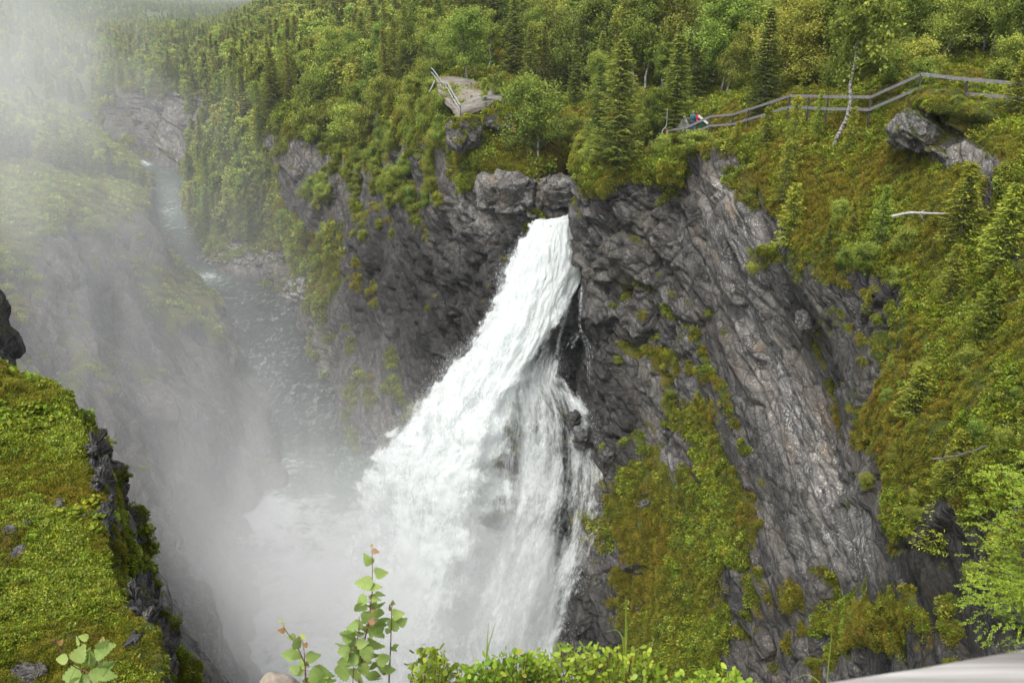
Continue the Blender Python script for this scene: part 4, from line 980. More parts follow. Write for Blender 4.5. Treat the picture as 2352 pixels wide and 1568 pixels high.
mb = MB(); mb.add(hull, [(3, 2, 1, 0), (0, 1, 8, 5, 4), (2, 3, 7, 6, 9), (0, 4, 7, 3), (1, 2, 9, 8), (4, 5, 6, 7), (5, 8, 9, 6)])
ms = mb.build('mist', mist_mat(lob)); ms['kind'] = 'stuff'; ms['label'] = 'white spray rising from the foot of the waterfall and drifting over the gorge'
# ------------------------------------------------------------------ rocks
def rock_mesh(name, size, seed, mat, res=40, box=.62, parent=None, loc=None, rot=0, moss_top=.3, tone=.7, flat=1.0, wet=0.0, ft=.8, link=True, rough=1.0):
    n = res; a = np.linspace(0, math.pi, n); b = np.linspace(0, 2*math.pi, 2*n+1)
    A, B = np.meshgrid(a, b, indexing='ij'); D = np.stack([np.sin(A)*np.cos(B), np.sin(A)*np.sin(B), np.cos(A)], -1)
    sq = np.sign(D)*np.abs(D)**box; sq[..., :] *= np.array(size)/2
    p = sq.reshape(-1, 3).astype(np.float32); m = max(size)
    c, s_ = math.cos(rot), math.sin(rot); p = p @ np.array(((c, s_, 0), (-s_, c, 0), (0, 0, 1)), np.float32)
    h, e = cells(p/m*2.6*ft+seed*3.1, seed, 1.0); h2, e2 = cells(p/m*6*ft+seed*1.7, seed+1, .9)
    nn = D.reshape(-1, 3) @ np.array(((c, s_, 0), (-s_, c, 0), (0, 0, 1)))
    p = p+(nn*((h*.10+h2*.045-(1-sstep(0, .1, e))*.03+fbm(p/m, 5, 3, seed)*.05)*m*rough)[:, None]).astype(np.float32)
    G = p.reshape(n, 2*n+1, 3); G[:, -1] = G[:, 0]; G[0] = G[0].mean(0); G[-1] = G[-1].mean(0)
    N = grid_normals(G).reshape(-1, 3); N *= np.sign((N*nn).sum(1, keepdims=True))
    moss = np.clip(moss_top+sstep(.2, .8, N[:, 2])*.6*(moss_top > 0)+fbm(p/m, 3, 3, seed+4)*.5, 0, 1)
    return mesh_np(name, p, grid_faces(n, 2*n+1), mat, dict(moss=moss, tone=np.full(len(p), tone), wet=np.full(len(p), wet)), parent=parent, loc=loc, link=link)
def boulder(u, v, Y, w, h, d, seed, label, group=None, near=False, name='boulder', cat='boulder', roll=0, **kw):
    """w,h in picture units at that distance, d in metres"""
    p = P(u, v, Y); s = (p[1]*cT-p[2]*sT)/FX
    o = rock_mesh(name, (w*s, d, h*s), seed, M['rock_near' if near else 'rock'], loc=p, **kw); o.rotation_euler = (0, roll, 0); return tag(o, label, cat, group)
boulder(1068, 306, 98.5, 72, 66, 3.0, 11, 'big pale lichen-speckled boulder on the rim below the corner of the fenced platform', moss_top=.12, tone=.95, rot=.4)
boulder(1148, 272, 100, 72, 50, 2.6, 12, 'pointed boulder with a brown moss cap just in front of the platform fence', moss_top=.42, tone=.8, rot=-.3)
boulder(1165, 440, 95.0, 128, 66, 6.5, 13, 'broad flat dark slab of rock jutting beside the waterfall lip', moss_top=-.5, tone=.85, rot=.1, ft=1.0, box=.42, rough=.8, name='rock_slab', cat='rock')
boulder(1262, 440, 95.5, 90, 56, 6, 14, 'cracked pale slab between the big dark slab and the waterfall lip', moss_top=-.5, tone=1.0, rot=.3, box=.42, ft=1.3, rough=.9, name='rock_slab', cat='rock')
boulder(2180, 338, 53.3, 270, 78, 5.0, 15, 'long pale lichen-covered outcrop below the plank railing', moss_top=.3, tone=.85, rot=-.25, box=.4, ft=1.8, res=80, rough=.42, roll=.46, name='rock_outcrop', cat='rock')
boulder(2240, 268, 52.0, 280, 70, 5.5, 16, 'rounded yellow-green moss hummock on top of the pale outcrop', moss_top=.85, tone=.7, rot=-.1, roll=.22, rough=.5, box=.75, name='moss_hummock', cat='hummock')
boulder(1540, 398, 76.5, 62, 50, 3.0, 17, 'round green moss cushion hanging over the rim under the small viewing deck', moss_top=.9, tone=.7, name='moss_hummock', cat='hummock')
boulder(1382, 425, 83.2, 66, 44, 2.6, 18, 'dark green moss cushion on the rock right above the waterfall lip', moss_top=.9, tone=.7, name='moss_hummock', cat='hummock')
boulder(1318, 960, 78.2, 32, 32, 1.3, 19, 'wet dark rock parting the veil of the fall, upper one', moss_top=-1, tone=.5, wet=1, rot=.5)
boulder(1340, 1010, 77.2, 36, 44, 1.5, 20, 'wet angular rock with water running round it, below the upper one', moss_top=-1, tone=.5, wet=1, rot=.8)
boulder(1396, 1046, 76.0, 34, 34, 1.5, 21, 'wet block at the outer edge of the fall beside the mossy buttress', moss_top=-1, tone=.6, wet=1)
boulder(1858, 738, 57.0, 46, 40, 1.5, 22, 'pinkish squared block lodged in the crag beside the great slanting face', moss_top=-.2, tone=1.1, rot=.3)
boulder(1765, 585, 61.5, 40, 30, 1.2, 23, 'moss-capped block on the upper edge of the great slanting face', moss_top=.45, tone=.8)
boulder(1480, 1155, 67.0, 26, 11, .6, 24, 'narrow bare stone lying on the moss buttress beside the fall', moss_top=-1, tone=.9, rot=.6)
boulder(-58, 790, 19.0, 60, 230, 2.6, 25, 'dark rock pillar with rusty moss rising behind the near mossy spur', near=True, moss_top=.3, tone=.5, name='rock_pillar', cat='rock')
# bare slates in the moss of the near spur
def on_ground(u, v, only=None):
    p, n = ground(u, v, only); return (p, n)
for i, (u, v, w, h, lb) in enumerate([(70,1192,34,12,'grey slate showing through the moss, uppermost on the near spur'), (128,1162,46,18,'long tilted grey slate lying across the moss of the near spur'), (22,1220,36,20,'dark slate at the frame side of the near mossy spur'),
        (188,1186,22,9,'small flat slate in the moss next to the long tilted one'), (40,1280,58,34,'big layered black slate leaning out of the moss'), (178,1288,26,20,'slate with a rusty orange patch half buried in moss'), (62,1548,90,26,'row of dark wet slates at the foot of the near spur')]):
    p, n = on_ground(u, v)
    if p is None: continue
    s = (p[1]*cT-p[2]*sT)/FX
    o = rock_mesh('slate', (w*s, w*s*.7, h*s*.9), 30+i, M['rock_near'], loc=p, rot=.5+i, moss_top=-1, tone=.75, wet=.6, ft=.6); o.rotation_euler = (.35, -.2, 0)
    tag(o, lb, 'slate', 'bare slates in the moss of the near spur')
# vertical slates along the outer edge of the near spur
for i, (u, v, w, h) in enumerate([(222,1030,16,70), (236,1105,15,100), (250,1190,16,90), (312,1400,18,90), (334,1480,18,110)]):
    Y = np.interp(v, [1000, 1150, 1235, 1330, 1440, 1560], [11.6, 10.4, 9.6, 8.75, 7.9, 7.2])+.12
    boulder(u, v+14, Y, w, h, .8, 40+i, ['topmost upright black slate under the brown moss knob on the near spur edge', 'tall upright black slate below the topmost one on the near spur edge', 'glinting black slate corner halfway down the near spur edge', 'rough black slate knob low on the near spur edge', 'lowest black slate on the near spur edge'][i], 'upright slates along the edge of the near spur', near=True, moss_top=-.4, tone=.5, wet=.7, box=.3, ft=1.6, rot=.25, name='slate', cat='slate')
# rubble bank in the river bend
def bank(name, u0, u1, v0, v1, n, seed, label, sc_):
    r = np.random.default_rng(seed); pts = []
    for _ in range(n):
        u, v = r.uniform(u0, u1), r.uniform(v0, v1); p, nn = ground(u, v)
        q = PZ(u, v, -60)
        if p is None or p[2] < -60 or q[1] < p[1]-8: p = q
        pts.append(p)
    pr = [rock_mesh('stone', (1, .8, .55), 60+i, M['rock'], res=9, moss_top=-1, tone=1.3, link=False) for i in range(3)]
    scatter(name, pts, up(len(pts)), r.uniform(.4, 1.6, len(pts))*sc_, pr, align=0, seed=seed, label=label)
bank('rubble', 470, 650, 560, 606, 260, 71, 'pale rubble bank on the inside of the river bend', 1.1)
bank('rubble', 655, 700, 640, 690, 60, 72, 'dark tumbled stones at the foot of the far crag', 1.5)

# ------------------------------------------------------------------ platform, fences
def slab_thing():
    pairs = [((1006,212,108),(1000,182,119)), ((1034,240,103),(1022,182,118)), ((1057,260,100.3),(1050,182,117)), ((1085,251,101.4),(1078,187,116)), ((1110,242,102.2),(1100,193,115)), ((1135,239,103),(1118,198,114)), ((1150,238,103.4),(1150,217,109)), ((1176,237,104),(1176,218,109)), ((1215,237,105),(1215,221,109))]
    F_ = np.array([P(*a) for a, b in pairs]); B_ = np.array([P(*b) for a, b in pairs])
    net = np.stack([F_+np.array((0, -.25, -.6)), F_, F_*.66+B_*.34, F_*.33+B_*.67, B_, B_+np.array((0, 1, -2.))], 1)
    G = crom(net, [10]*8, 0); G = crom(G, [6, 14, 14, 14, 6], 1)
    V = G.reshape(-1, 3); h, e = cells(V*np.array((.35, .5, .6)), 5, .8); V[:, 2] += .15+h*.10-(1-sstep(0, .1, e))*.08
    o = mesh_np('viewing_rock', V, grid_faces(*G.shape[:2]), M['slab'], {}); tag(o, 'worn pinkish-grey rock platform inside the metal fence', 'rock platform'); return o
slab_thing()
def fence(name, tops, hpost, rails, wpost, rsize, mats, label, cat, px_tops=True):
    T = np.array([P(*t) for t in tops]); e = empty(name, T[0]-np.array((0, 0, hpost)), 0, label, cat); base = np.array(e.location)
    for t in T:
        mb = MB(); mb.box((t+np.array((0, 0, -hpost/2-.2)))-base, (wpost, wpost, hpost+.4)); mb.build('post', mats[0], e)
    for k, dz in enumerate(rails):
        for a, b in zip(T[:-1], T[1:]):
            mb = MB(); mb.beam(a+np.array((0, -.05, dz))-base, b+np.array((0, -.05, dz))-base, rsize[0], rsize[1]); mb.build('top_rail' if k == 0 else 'lower_rail', mats[1], e)
    return e
fence('platform_fence', [(985,150,124), (996.3,162,120), (1015.2,189,112), (1027.4,190.5,109), (1041.4,216.2,102.5), (1056.9,241.2,99.6), (1116.2,221,101.2), (1158.6,219.5,102.8), (1200,221,104)], 1.2, (0, -.58), .09, (.07, .13), (M['post'], M['metal']), 'silvery metal fence with dark posts around the bare rock platform', 'fence')
tp = [(1500,309,87), (1511,297.3,84.5), (1531,300.6,83), (1574,294,81.5), (1631.2,267.6,80), (1683.9,263.2,77), (1720.2,251.2,74), (1768,236,70.5), (1814.3,220.2,67), (1859,221,65), (1903,222.4,63), (2001,222.9,60), (2116.4,170.5,55), (2222.5,182.6,53), (2319,190,52), (2420,198,51)]
fence('plank_railing', tp, 1.3, (0, -.80), .11, (.07, .19), (M['post'], M['plank']), 'long grey plank railing with dark posts stepping along the grassy top of the gorge', 'railing')
def stake(u, v0, v1, Y, w, label, col):
    a, b = P(u, v1, Y), P(u, v0, Y); mb = MB(); mb.beam(a-a, b-a, w, w); o = mb.build('marker_stake', col, loc=a); tag(o, label, 'stake')
M['orange'] = simple_mat('orange_paint', [(0.3, (.5, .2, .1)), (.7, (.65, .3, .17))], 3)
stake(1179.4, 279, 302, 97.5, .16, 'thin orange-pink marker stake in the moss below the platform', M['orange'])
stake(1532, 300, 312, 82.4, .14, 'small yellow-orange marker on the post of the viewing deck', M['orange'])
# boards beside the walkers
M['board_grey'] = simple_mat('grey_board', [(0.3, (.36, .35, .33)), (.7, (.5, .49, .47))], 2); M['board_white'] = simple_mat('white_edge', [(0.3, (.7, .72, .7)), (.7, (.8, .82, .8))], 2)
M['board_green'] = simple_mat('green_board', [(0.3, (.02, .06, .04)), (.7, (.035, .10, .06))], 2)
def sign(label, panel, bar, mat, Y):
    q = [P(u, v, Y) for u, v in panel]; o0 = np.array(q[0]); e = empty('information_board', o0, 0, label, 'board'); mb = MB(); th = np.array((0, .12, 0))
    n = len(q); V = [a-o0 for a in q]+[a-o0+th for a in q]; F = [tuple(range(n))[::-1], tuple(range(n, 2*n))]+[(i, (i+1) % n, n+(i+1) % n, n+i) for i in range(n)]
    mb.add(V, F); mb.build('panel', mat, e); m2 = MB(); a, b = P(*bar[0], Y-.08), P(*bar[1], Y-.08); m2.beam(a-o0, b-o0, .16, .2); m2.build('edge_bar', M['board_white'], e)
sign('grey triangular board with a white edge standing beside the walker in blue', [(1554,296), (1563,283), (1570.5,266.5), (1581,292), (1580,304), (1556,303)], ((1571,267), (1581.5,290)), M['board_grey'], 84)
sign('dark green slanting board with a white edge bar beside the walker in red', [(1604,268), (1625,286), (1625,296), (1603,294)], ((1604.5,266), (1626,284.5)), M['board_green'], 83)

# ------------------------------------------------------------------ people
def skin_mesh(joints, edges, radii, sub=1):
    me = bpy.data.meshes.new('skin'); me.from_pydata(joints, edges, []); o = bpy.data.objects.new('skin', me); C.objects.link(o)
    md = o.modifiers.new('s', 'SKIN'); ly = me.skin_vertices[0].data if me.skin_vertices else None
    if ly is None:
        import bmesh
        bm = bmesh.new(); bm.from_mesh(me); bm.verts.layers.skin.new(); bm.to_mesh(me); bm.free(); ly = me.skin_vertices[0].data
    for i, r in enumerate(radii): ly[i].radius = (r, r) if np.isscalar(r) else r
    ly[0].use_root = True
    sb = o.modifiers.new('b', 'SUBSURF'); sb.levels = sub; sb.render_levels = sub
    bpy.context.view_layer.update(); dg = bpy.context.evaluated_depsgraph_get(); ev = o.evaluated_get(dg)
    out = bpy.data.meshes.new_from_object(ev); bpy.data.objects.remove(o); bpy.data.meshes.remove(me); return out
def flat_mat(name, c, rough=.8):
    return simple_mat(name, [(0.3, tuple(k*.85 for k in c)), (.7, c)], 5, rough=rough, bump=.15, bdist=.01)
M['skin'] = flat_mat('skin', (.55, .36, .27)); M['denim'] = flat_mat('denim', (.05, .09, .20)); M['blue'] = flat_mat('blue_jacket', (.045, .17, .36)); M['red'] = flat_mat('red_jacket', (.72, .03, .04))
M['cap'] = flat_mat('grey_cap', (.22, .25, .24)); M['dark'] = flat_mat('dark_cloth', (.05, .05, .06)); M['pack'] = flat_mat('green_pack', (.03, .11, .10)); M['hair'] = flat_mat('hair', (.12, .08, .05))
def person(loc, rz, H, jacket, trousers, label, pack=None, cap=None, leanx=0.0):
    k = H/1.75; e = empty('person', loc, rz, label, 'person')
    J = [(0,0,.94),(0,.01,1.12),(0,.0,1.34),(0,.02,1.46),(0,.0,1.53),(0,-.01,1.62),(0,0,1.70),
         (.17,0,1.40),(.23,.02,1.14),(.22,-.10,.93),(.21,-.15,.86), (-.17,0,1.40),(-.23,.03,1.14),(-.20,-.12,.98),(-.18,-.17,.93),
         (.09,0,.88),(.10,-.02,.50),(.11,.03,.09),(.12,-.12,.04), (-.09,0,.88),(-.10,-.01,.50),(-.12,.05,.09),(-.13,-.10,.04)]
    E = [(0,1),(1,2),(2,3),(3,4),(4,5),(5,6),(2,7),(7,8),(8,9),(9,10),(2,11),(11,12),(12,13),(13,14),(0,15),(15,16),(16,17),(17,18),(0,19),(19,20),(20,21),(21,22)]
    R = [(.15,.11),(.14,.10),(.16,.10),.06,.055,.095,.085, .065,.048,.035,.03, .065,.048,.035,.03, .09,.062,.045,.04, .09,.062,.045,.04]
    # four fingers and a thumb on each hand
    for h, sx in ((10, 1), (14, -1)):
        b = np.array(J[h]); 
        for f, (dx, dy, L_) in enumerate([(-.03,-.02,.07),(-.01,-.03,.08),(.012,-.03,.075),(.032,-.02,.06),(-.045*1,.0,.05)]):
            i = len(J); J.append(tuple(b+np.array((dx, dy, -.05)))); J.append(tuple(b+np.array((dx*1.2, dy-.02, -.05-L_)))); E += [(h, i), (i, i+1)]; R += [.011, .009]
    me = skin_mesh([tuple(np.array(j)*k) for j in J], E, [tuple(np.array(r)*k) if not np.isscalar(r) else r*k for r in R])
    me.materials.append(M['skin']); o = bpy.data.objects.new('body', me); C.objects.link(o); o.parent = e
    for p_ in me.polygons: p_.use_smooth = True
    def part(nm, idx, grow, mat):
        mp = {j: i for i, j in enumerate(idx)}; ed = [(mp[a], mp[b]) for a, b in E if a in mp and b in mp]
        rr = [tuple((np.array(R[j])+grow)*k) if not np.isscalar(R[j]) else (R[j]+grow)*k for j in idx]
        m2 = skin_mesh([tuple(np.array(J[j])*k) for j in idx], ed, rr); m2.materials.append(mat); q = bpy.data.objects.new(nm, m2); C.objects.link(q); q.parent = e
        for p_ in m2.polygons: p_.use_smooth = True
    part('jacket', [2, 1, 0, 3, 7, 8, 9, 11, 12, 13], .022, jacket)
    part('trousers', [0, 15, 16, 17, 19, 20, 21], .014, trousers)
    def blob(nm, c, s, mat, seed=1):
        q = rock_mesh(nm, tuple(np.array(s)*k), seed, mat, res=10, parent=e, loc=tuple(np.array(c)*k)); return q
    def ell(nm, c, s, mat):
        n = 12; a = np.linspace(0.001, math.pi-.001, n); b = np.linspace(0, 2*math.pi, 2*n+1); A, B = np.meshgrid(a, b, indexing='ij')
        V = np.stack([np.sin(A)*np.cos(B), np.sin(A)*np.sin(B), np.cos(A)], -1).reshape(-1, 3)*np.array(s)*k/2+np.array(c)*k
        return mesh_np(nm, V, grid_faces(n, 2*n+1), mat, parent=e)
    ell('hair', (0, .02, 1.665), (.20, .215, .22), cap or M['hair'])
    ell('nose', (0, -.105, 1.62), (.03, .04, .05), M['skin'])
    for sx in (-1, 1): ell('shoe', (sx*.12, -.05, .05), (.11, .27, .10), M['dark'])
    if pack: ell('backpack', (0, .17, 1.22), (.32, .24, .46), pack)
    return e
pb, _ = ground(1590, 303); gz = pb if pb is not None else P(1590, 303, 82)
def stand(u, v, Y):
    q = P(u, v, Y); h = cast((q[0], q[1], q[2]+3), (0, 0, -1)); z = q[2]
    return np.array((q[0], q[1], z))
person(stand(1589.5, 303, 82), math.radians(165), 1.80, M['blue'], M['denim'], 'walker in a blue jacket and grey cap seen from behind at the boards', pack=M['pack'], cap=M['cap'])
person(stand(1600.5, 301.5, 83), math.radians(200), 1.68, M['red'], M['dark'], 'walker in a bright red jacket standing just beyond the one in blue')
# ground for the two walkers: a trodden patch of earth
mb = MB(); q0 = P(1592, 304, 83)
o = rock_mesh('walkers_ledge', (5.5, 3.4, 1.4), 91, M['rock'], loc=q0-np.array((0, 0, .72)), moss_top=.55, tone=.7, ft=.4); tag(o, 'low grassy step on which the two walkers stand', 'ledge')
# ------------------------------------------------------------------ single trees that can be told apart: base (u,v), top v
def hero(kind, u, v, vtop, label, variant=None, tilt=(0, 0), sxy=1.0, Y=None, group=None, rz=None, name=None, cat=None):
    p = P(u, v, Y) if Y else ground(u, v)[0]
    if p is None: return
    f = (p[1]*cT-p[2]*sT); h = (v-vtop)*f/FX/ (cT+.0)
    return plant_tree(kind, p-np.array((0, 0, .12)), h, rnd.uniform(0, 6.28) if rz is None else rz, label, group, variant, tilt, sxy, name, cat)
hero('birch', 1910, 345, -60, 'big birch with a speckled grey trunk leaning over the plank railing', 3, (0, .10), .9, rz=0.4)
hero('spruce', 1545, 338, 100, 'spruce with a bare lower trunk in front of the small viewing deck', 1, sxy=1.25)
hero('spruce', 1418, 385, 118, 'broad old spruce standing right above the waterfall lip', 2, sxy=1.1)
hero('spruce', 1375, 360, 160, 'ragged half-bare spruce beside the broad old one above the lip', 4, sxy=.9)
hero('birch', 1238, 372, 195, 'small birch with a thin twisted double stem on the moss over the lip', 2, (0, -.08), 1.3)
hero('birch', 1075, 190, 40, 'leafy birch standing alone behind the corner of the rock platform', 0, sxy=1.3)
hero('spruce', 1218, 235, 75, 'pointed spruce at the inner end of the platform fence', 1)
hero('birch', 1115, 258, 185, 'tiny birch with a white stem in front of the platform fence', 3, sxy=.9)
hero('bush', 1150, 235, 178, 'bright yellow-green birch shrub at the back of the rock platform', 0)
hero('bush', 1205, 290, 205, 'round leafy birch shrub covering the end of the platform fence', 1, sxy=1.2)
hero('birch', 1495, 345, 215, 'birch with a crooked pale trunk bending over the viewing deck', 5, (0, .15))
hero('spruce', 1752, 262, 40, 'tall yellowish spruce in front of the first bend of the plank railing', 0)
hero('birch', 1660, 215, 20, 'large round-crowned birch behind the two walkers', 0, sxy=1.25)
hero('birch', 1480, 215, 5, 'tall birch with a pale forked trunk above the viewing deck', 1, (0, -.05))
hero('bush', 1600, 352, 306, 'drooping dark spruce-green shrub hanging over the rim below the walkers', 1, sxy=1.9, name='rim_shrub', cat='shrub')
hero('young', 1845, 268, 228, 'small spruce poking up against the railing between two posts', 0)
hero('young', 1948, 352, 250, 'slim young spruce beside the foot of the leaning birch', 2, sxy=.9)
hero('young', 1880, 318, 215, 'little spruce on the grass between leaning birch and railing', 0, sxy=.8)
hero('young', 1812, 400, 232, 'thin scraggy spruce with dead lower twigs on the grassy slope', 1, sxy=.75)
hero('young', 1795, 470, 330, 'scraggy spruce standing lower on the grassy slope over the crag', 2, sxy=.9)
hero('young', 2085, 385, 285, 'stunted spruce growing against the end of the pale outcrop', 1, sxy=.8)
hero('young', 1808, 575, 425, 'spruce with yellow shoots leaning out over the crag edge', 3, sxy=1.0)
hero('young', 1955, 545, 455, 'neat cone-shaped little spruce in the middle of the slope', 0, sxy=1.0)
hero('young', 2025, 560, 430, 'little spruce with bare bleached twigs below the white log', 1, sxy=1.0)
hero('young', 1900, 590, 510, 'tiny spruce next to the dark overhang at the slope foot', 2)
hero('young', 2205, 560, 380, 'dense dark spruce on the slope below the pale outcrop', 3, sxy=1.2)
hero('young', 2290, 640, 430, 'bushy spruce at the frame side halfway up the slope', 0, sxy=1.2)
hero('young', 2180, 700, 560, 'spruce with bright tips low on the slope beside a rock cleft', 3, sxy=1.1)
hero('young', 2250, 790, 640, 'wide low spruce hanging over the mossy wall', 0, sxy=1.4)
hero('young', 2330, 265, 140, 'spruce hiding the end of the plank railing', 0, sxy=1.3)
hero('young', 2095, 960, 830, 'light green spruce standing out from the mossy buttress', 3, sxy=1.5)
hero('young', 2190, 1120, 980, 'bright spruce on the buttress above the dark bent branch', 0, sxy=1.4)
hero('young', 2150, 1260, 1100, 'dull spruce with dead grey twigs low on the buttress', 1, sxy=1.4)
hero('young', 2290, 1330, 1180, 'young spruce in the shade at the frame side of the buttress', 2, sxy=1.4)
hero('young', 1760, 335, 250, 'spruce shrub on the moss crest below the railing bend', 3, sxy=1.3)
hero('young', 1690, 330, 280, 'low spruce on the rounded moss crest beside the walkers', 0, sxy=1.4)
hero('birch', 958, 290, 190, 'hanging birch forming a green cone on the rim before the platform', 5, (0, .12), 1.2)
hero('birch', 755, 262, 95, 'tall thin spruce-like birch above the cracked grey crag', 4, sxy=.9)
# shrubs clinging to the walls: placed where the walls are green
def shrubs(n, box, hpx, label, group, seed, kinds=('bush',)):
    r = random.Random(seed); k = 0; tries = 0
    while k < n and tries < n*30:
        tries += 1; u, v = r.uniform(box[0], box[1]), r.uniform(box[2], box[3]); p, nn = ground(u, v)
        if p is None or (nn[2] < .1 and r.random() < .6): continue
        kd = r.choice(kinds); hp = r.uniform(*hpx)
        hero(kd, u, v+2, v-hp, label, group=group, sxy=r.uniform(.9, 1.4)); k += 1
shrubs(26, (945, 1045, 190, 345), (28, 60), 'leafy birch shrub in the thicket on the rim beside the platform fence', 'birch shrubs beside the platform fence', 1)
shrubs(34, (860, 1010, 300, 480), (20, 42), 'small birch shrub clinging to the dark wall under the platform', 'birch shrubs on the wall under the platform', 2)
shrubs(40, (660, 900, 215, 330), (30, 75), 'light green birch shrub along the rim over the cracked crag', 'birch shrubs along the rim over the cracked crag', 3, ('bush', 'bush', 'young'))
shrubs(26, (700, 880, 330, 560), (16, 34), 'little birch shrub on the ledges of the cracked crag', 'birch shrubs on the ledges of the crag', 4)
shrubs(24, (470, 660, 420, 570), (16, 34), 'pale shrub low on the wooded gorge side near the river', 'shrubs low on the wooded gorge side', 5)
shrubs(22, (1300, 1540, 300, 380), (22, 50), 'green shrub on the moss between waterfall lip and viewing deck', 'shrubs between lip and viewing deck', 6, ('bush', 'young', 'bush'))
shrubs(24, (1700, 2340, 420, 760), (22, 55), 'low shrub in the yellow grass of the slope under the railing', 'shrubs on the grassy slope', 7, ('bush', 'young', 'young'))
shrubs(26, (1950, 2345, 800, 1400), (25, 60), 'leafy shrub on the shaded mossy buttress', 'shrubs on the mossy buttress', 8, ('bush', 'bush', 'young'))
shrubs(14, (1400, 1640, 640, 1000), (12, 26), 'tiny shrub rooted in a crack of the crag beside the fall', 'shrubs in the crag beside the fall', 9)
shrubs(16, (60, 330, 380, 560), (16, 34), 'pale shrub along the misty edge of the opposite wall', 'shrubs on the misty opposite wall', 10)
shrubs(18, (1820, 2352, 150, 215), (40, 90), 'tall leafy birch shrub directly behind the plank railing', 'birch shrubs behind the plank railing', 12)

# growth on the cushions and boulders themselves
hp, hn, hm = [], [], []
for o in list(C.objects):
    if o.name.split('.')[0] in ('moss_hummock', 'walkers_ledge', 'boulder') and o.type == 'MESH' and o.location.y > 30:
        me_ = o.data; n_ = len(me_.vertices); q = np.empty(n_*3, np.float32); me_.vertices.foreach_get('co', q); q = q.reshape(-1, 3)
        nn_ = np.empty(n_*3, np.float32); me_.vertices.foreach_get('normal', nn_); nn_ = nn_.reshape(-1, 3); mm_ = np.empty(n_, np.float32); me_.attributes['moss'].data.foreach_get('value', mm_)
        R_ = np.array(o.rotation_euler.to_matrix()); q = q @ R_.T+np.array(o.location); nn_ = nn_ @ R_.T; nn_ *= np.sign(((q-np.array(o.location))*nn_).sum(1, keepdims=True))
        k_ = (mm_ > .55) & (NR.random(n_) < .22) & (nn_[:, 2] > -.3); hp.append(q[k_]); hn.append(nn_[k_])
hp = np.concatenate(hp); hn = np.concatenate(hn); sc0 = .0095*np.linalg.norm(hp, axis=1)*NR.uniform(.6, 1.3, len(hp)); print('cushions', len(hp))
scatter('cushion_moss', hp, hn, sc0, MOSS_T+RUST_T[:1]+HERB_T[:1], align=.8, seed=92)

# ------------------------------------------------------------------ fallen wood
def branch(name, pts, r0, r1, mat, label, cat, twigs=0, seed=1):
    q = np.array(pts); n = 14; c = crom(q[:, None], [5]*(len(q)-1), 0)[:, 0]; base = c[0].copy(); mb = MB(); mb.tube(c-base, np.linspace(r0, r1, len(c)), 6); r = np.random.default_rng(seed)
    for k in range(twigs):
        i = r.integers(2, len(c)-1); d = r.normal(size=3)*.35*np.linalg.norm(c[-1]-c[0])*.5; mb.tube(np.array([c[i]-base, c[i]-base+d*.5+r.normal(0, .05, 3), c[i]-base+d]), [r1, r1*.7, r1*.3], 4)
    o = mb.build(name, mat, smooth=True, loc=base); tag(o, label, cat)
branch('fallen_log', [P(2048, 497, 47), P(2090, 489, 47), P(2130, 490, 46.8), P(2178, 491, 46.6)], .09, .05, M['wood_dead'], 'bleached white log lying across the yellow grass slope', 'log', 3)
branch('dead_branch', [P(2140, 1054, 31.5), P(2180, 1050, 31.2), P(2225, 1038, 31), P(2270, 1022, 31)], .05, .03, M['bark_spruce'], 'long dark bent branch sticking out across the mossy buttress', 'branch', 2, 3)
branch('dead_branch', [P(1650, 434, 69), P(1680, 440, 68), P(1712, 434, 67)], .05, .03, M['wood_dead'], 'pale bare twig poking over the top of the slanting rock face', 'branch', 1, 4)
branch('dead_branch', [P(1520, 312, 83), P(1522, 300, 83), P(1530, 290, 83), P(1532, 268, 83), P(1533, 250, 83)], .06, .03, M['wood_dead'], 'thin bone-white crooked stem beside the viewing deck', 'branch', 1, 5)
branch('dead_branch', [P(1320, 395, 86), P(1350, 382, 85.5), P(1385, 385, 85), P(1410, 372, 85)], .05, .02, M['wood_dead'], 'tangle of grey dead twigs under the broad old spruce', 'branch', 6, 6)
branch('dead_branch', [P(998, 186, 108), P(992, 200, 107.5), P(985, 212, 107)], .08, .04, M['wood_dead'], 'short white broken stem standing in the thicket by the platform', 'branch', 0, 7)
# ------------------------------------------------------------------ close by: saplings, bilberry, grass, handrail
def leaf_shape(n=9, serr=.05, wide=.42):
    """birch leaf: pointed oval with a toothed margin, folded a little along the midrib; base at origin, tip at +X"""
    L = []; 
    for i in range(n+1):
        t = i/n; w = wide*(math.sin(math.pi*min(1, t**.62)))**.8*(1-.25*t) if 0 < t < 1 else 0
        if 0 < i < n: w += serr*(1 if i % 2 else -.3)
        L.append((t, w))
    V = [(t, 0, 0) for t, w in L]; k = len(V); F = []
    up_ = [(t+(.02 if i % 2 else 0), w, w*.22) for i, (t, w) in enumerate(L)]; dn = [(t+(.02 if i % 2 else 0), -w, w*.22) for i, (t, w) in enumerate(L)]
    V += up_+dn
    for i in range(n):
        F.append((i, i+1, k+i+1, k+i)); F.append((i+1, i, 2*k+i, 2*k+i+1))
    return np.array(V, float), F
LEAFV, LEAFF = leaf_shape(12)
def sapling_leaf(mb, base, tip, roll, tint, curl=.12, wide=1.0):
    base, tip = np.array(base), np.array(tip); d = tip-base; L = np.linalg.norm(d); d /= L
    ref = np.array((0, -1., .35)); s = np.cross(d, ref); s /= np.linalg.norm(s); n = np.cross(s, d)
    c, q = math.cos(roll), math.sin(roll); s, n = s*c+n*q, -s*q+n*c
    V = LEAFV.copy(); V[:, 2] -= curl*V[:, 0]**2; V[:, 1] *= wide
    mb.add(base+(V[:, :1]*d+V[:, 1:2]*s+V[:, 2:]*n)*L, LEAFF, tint)
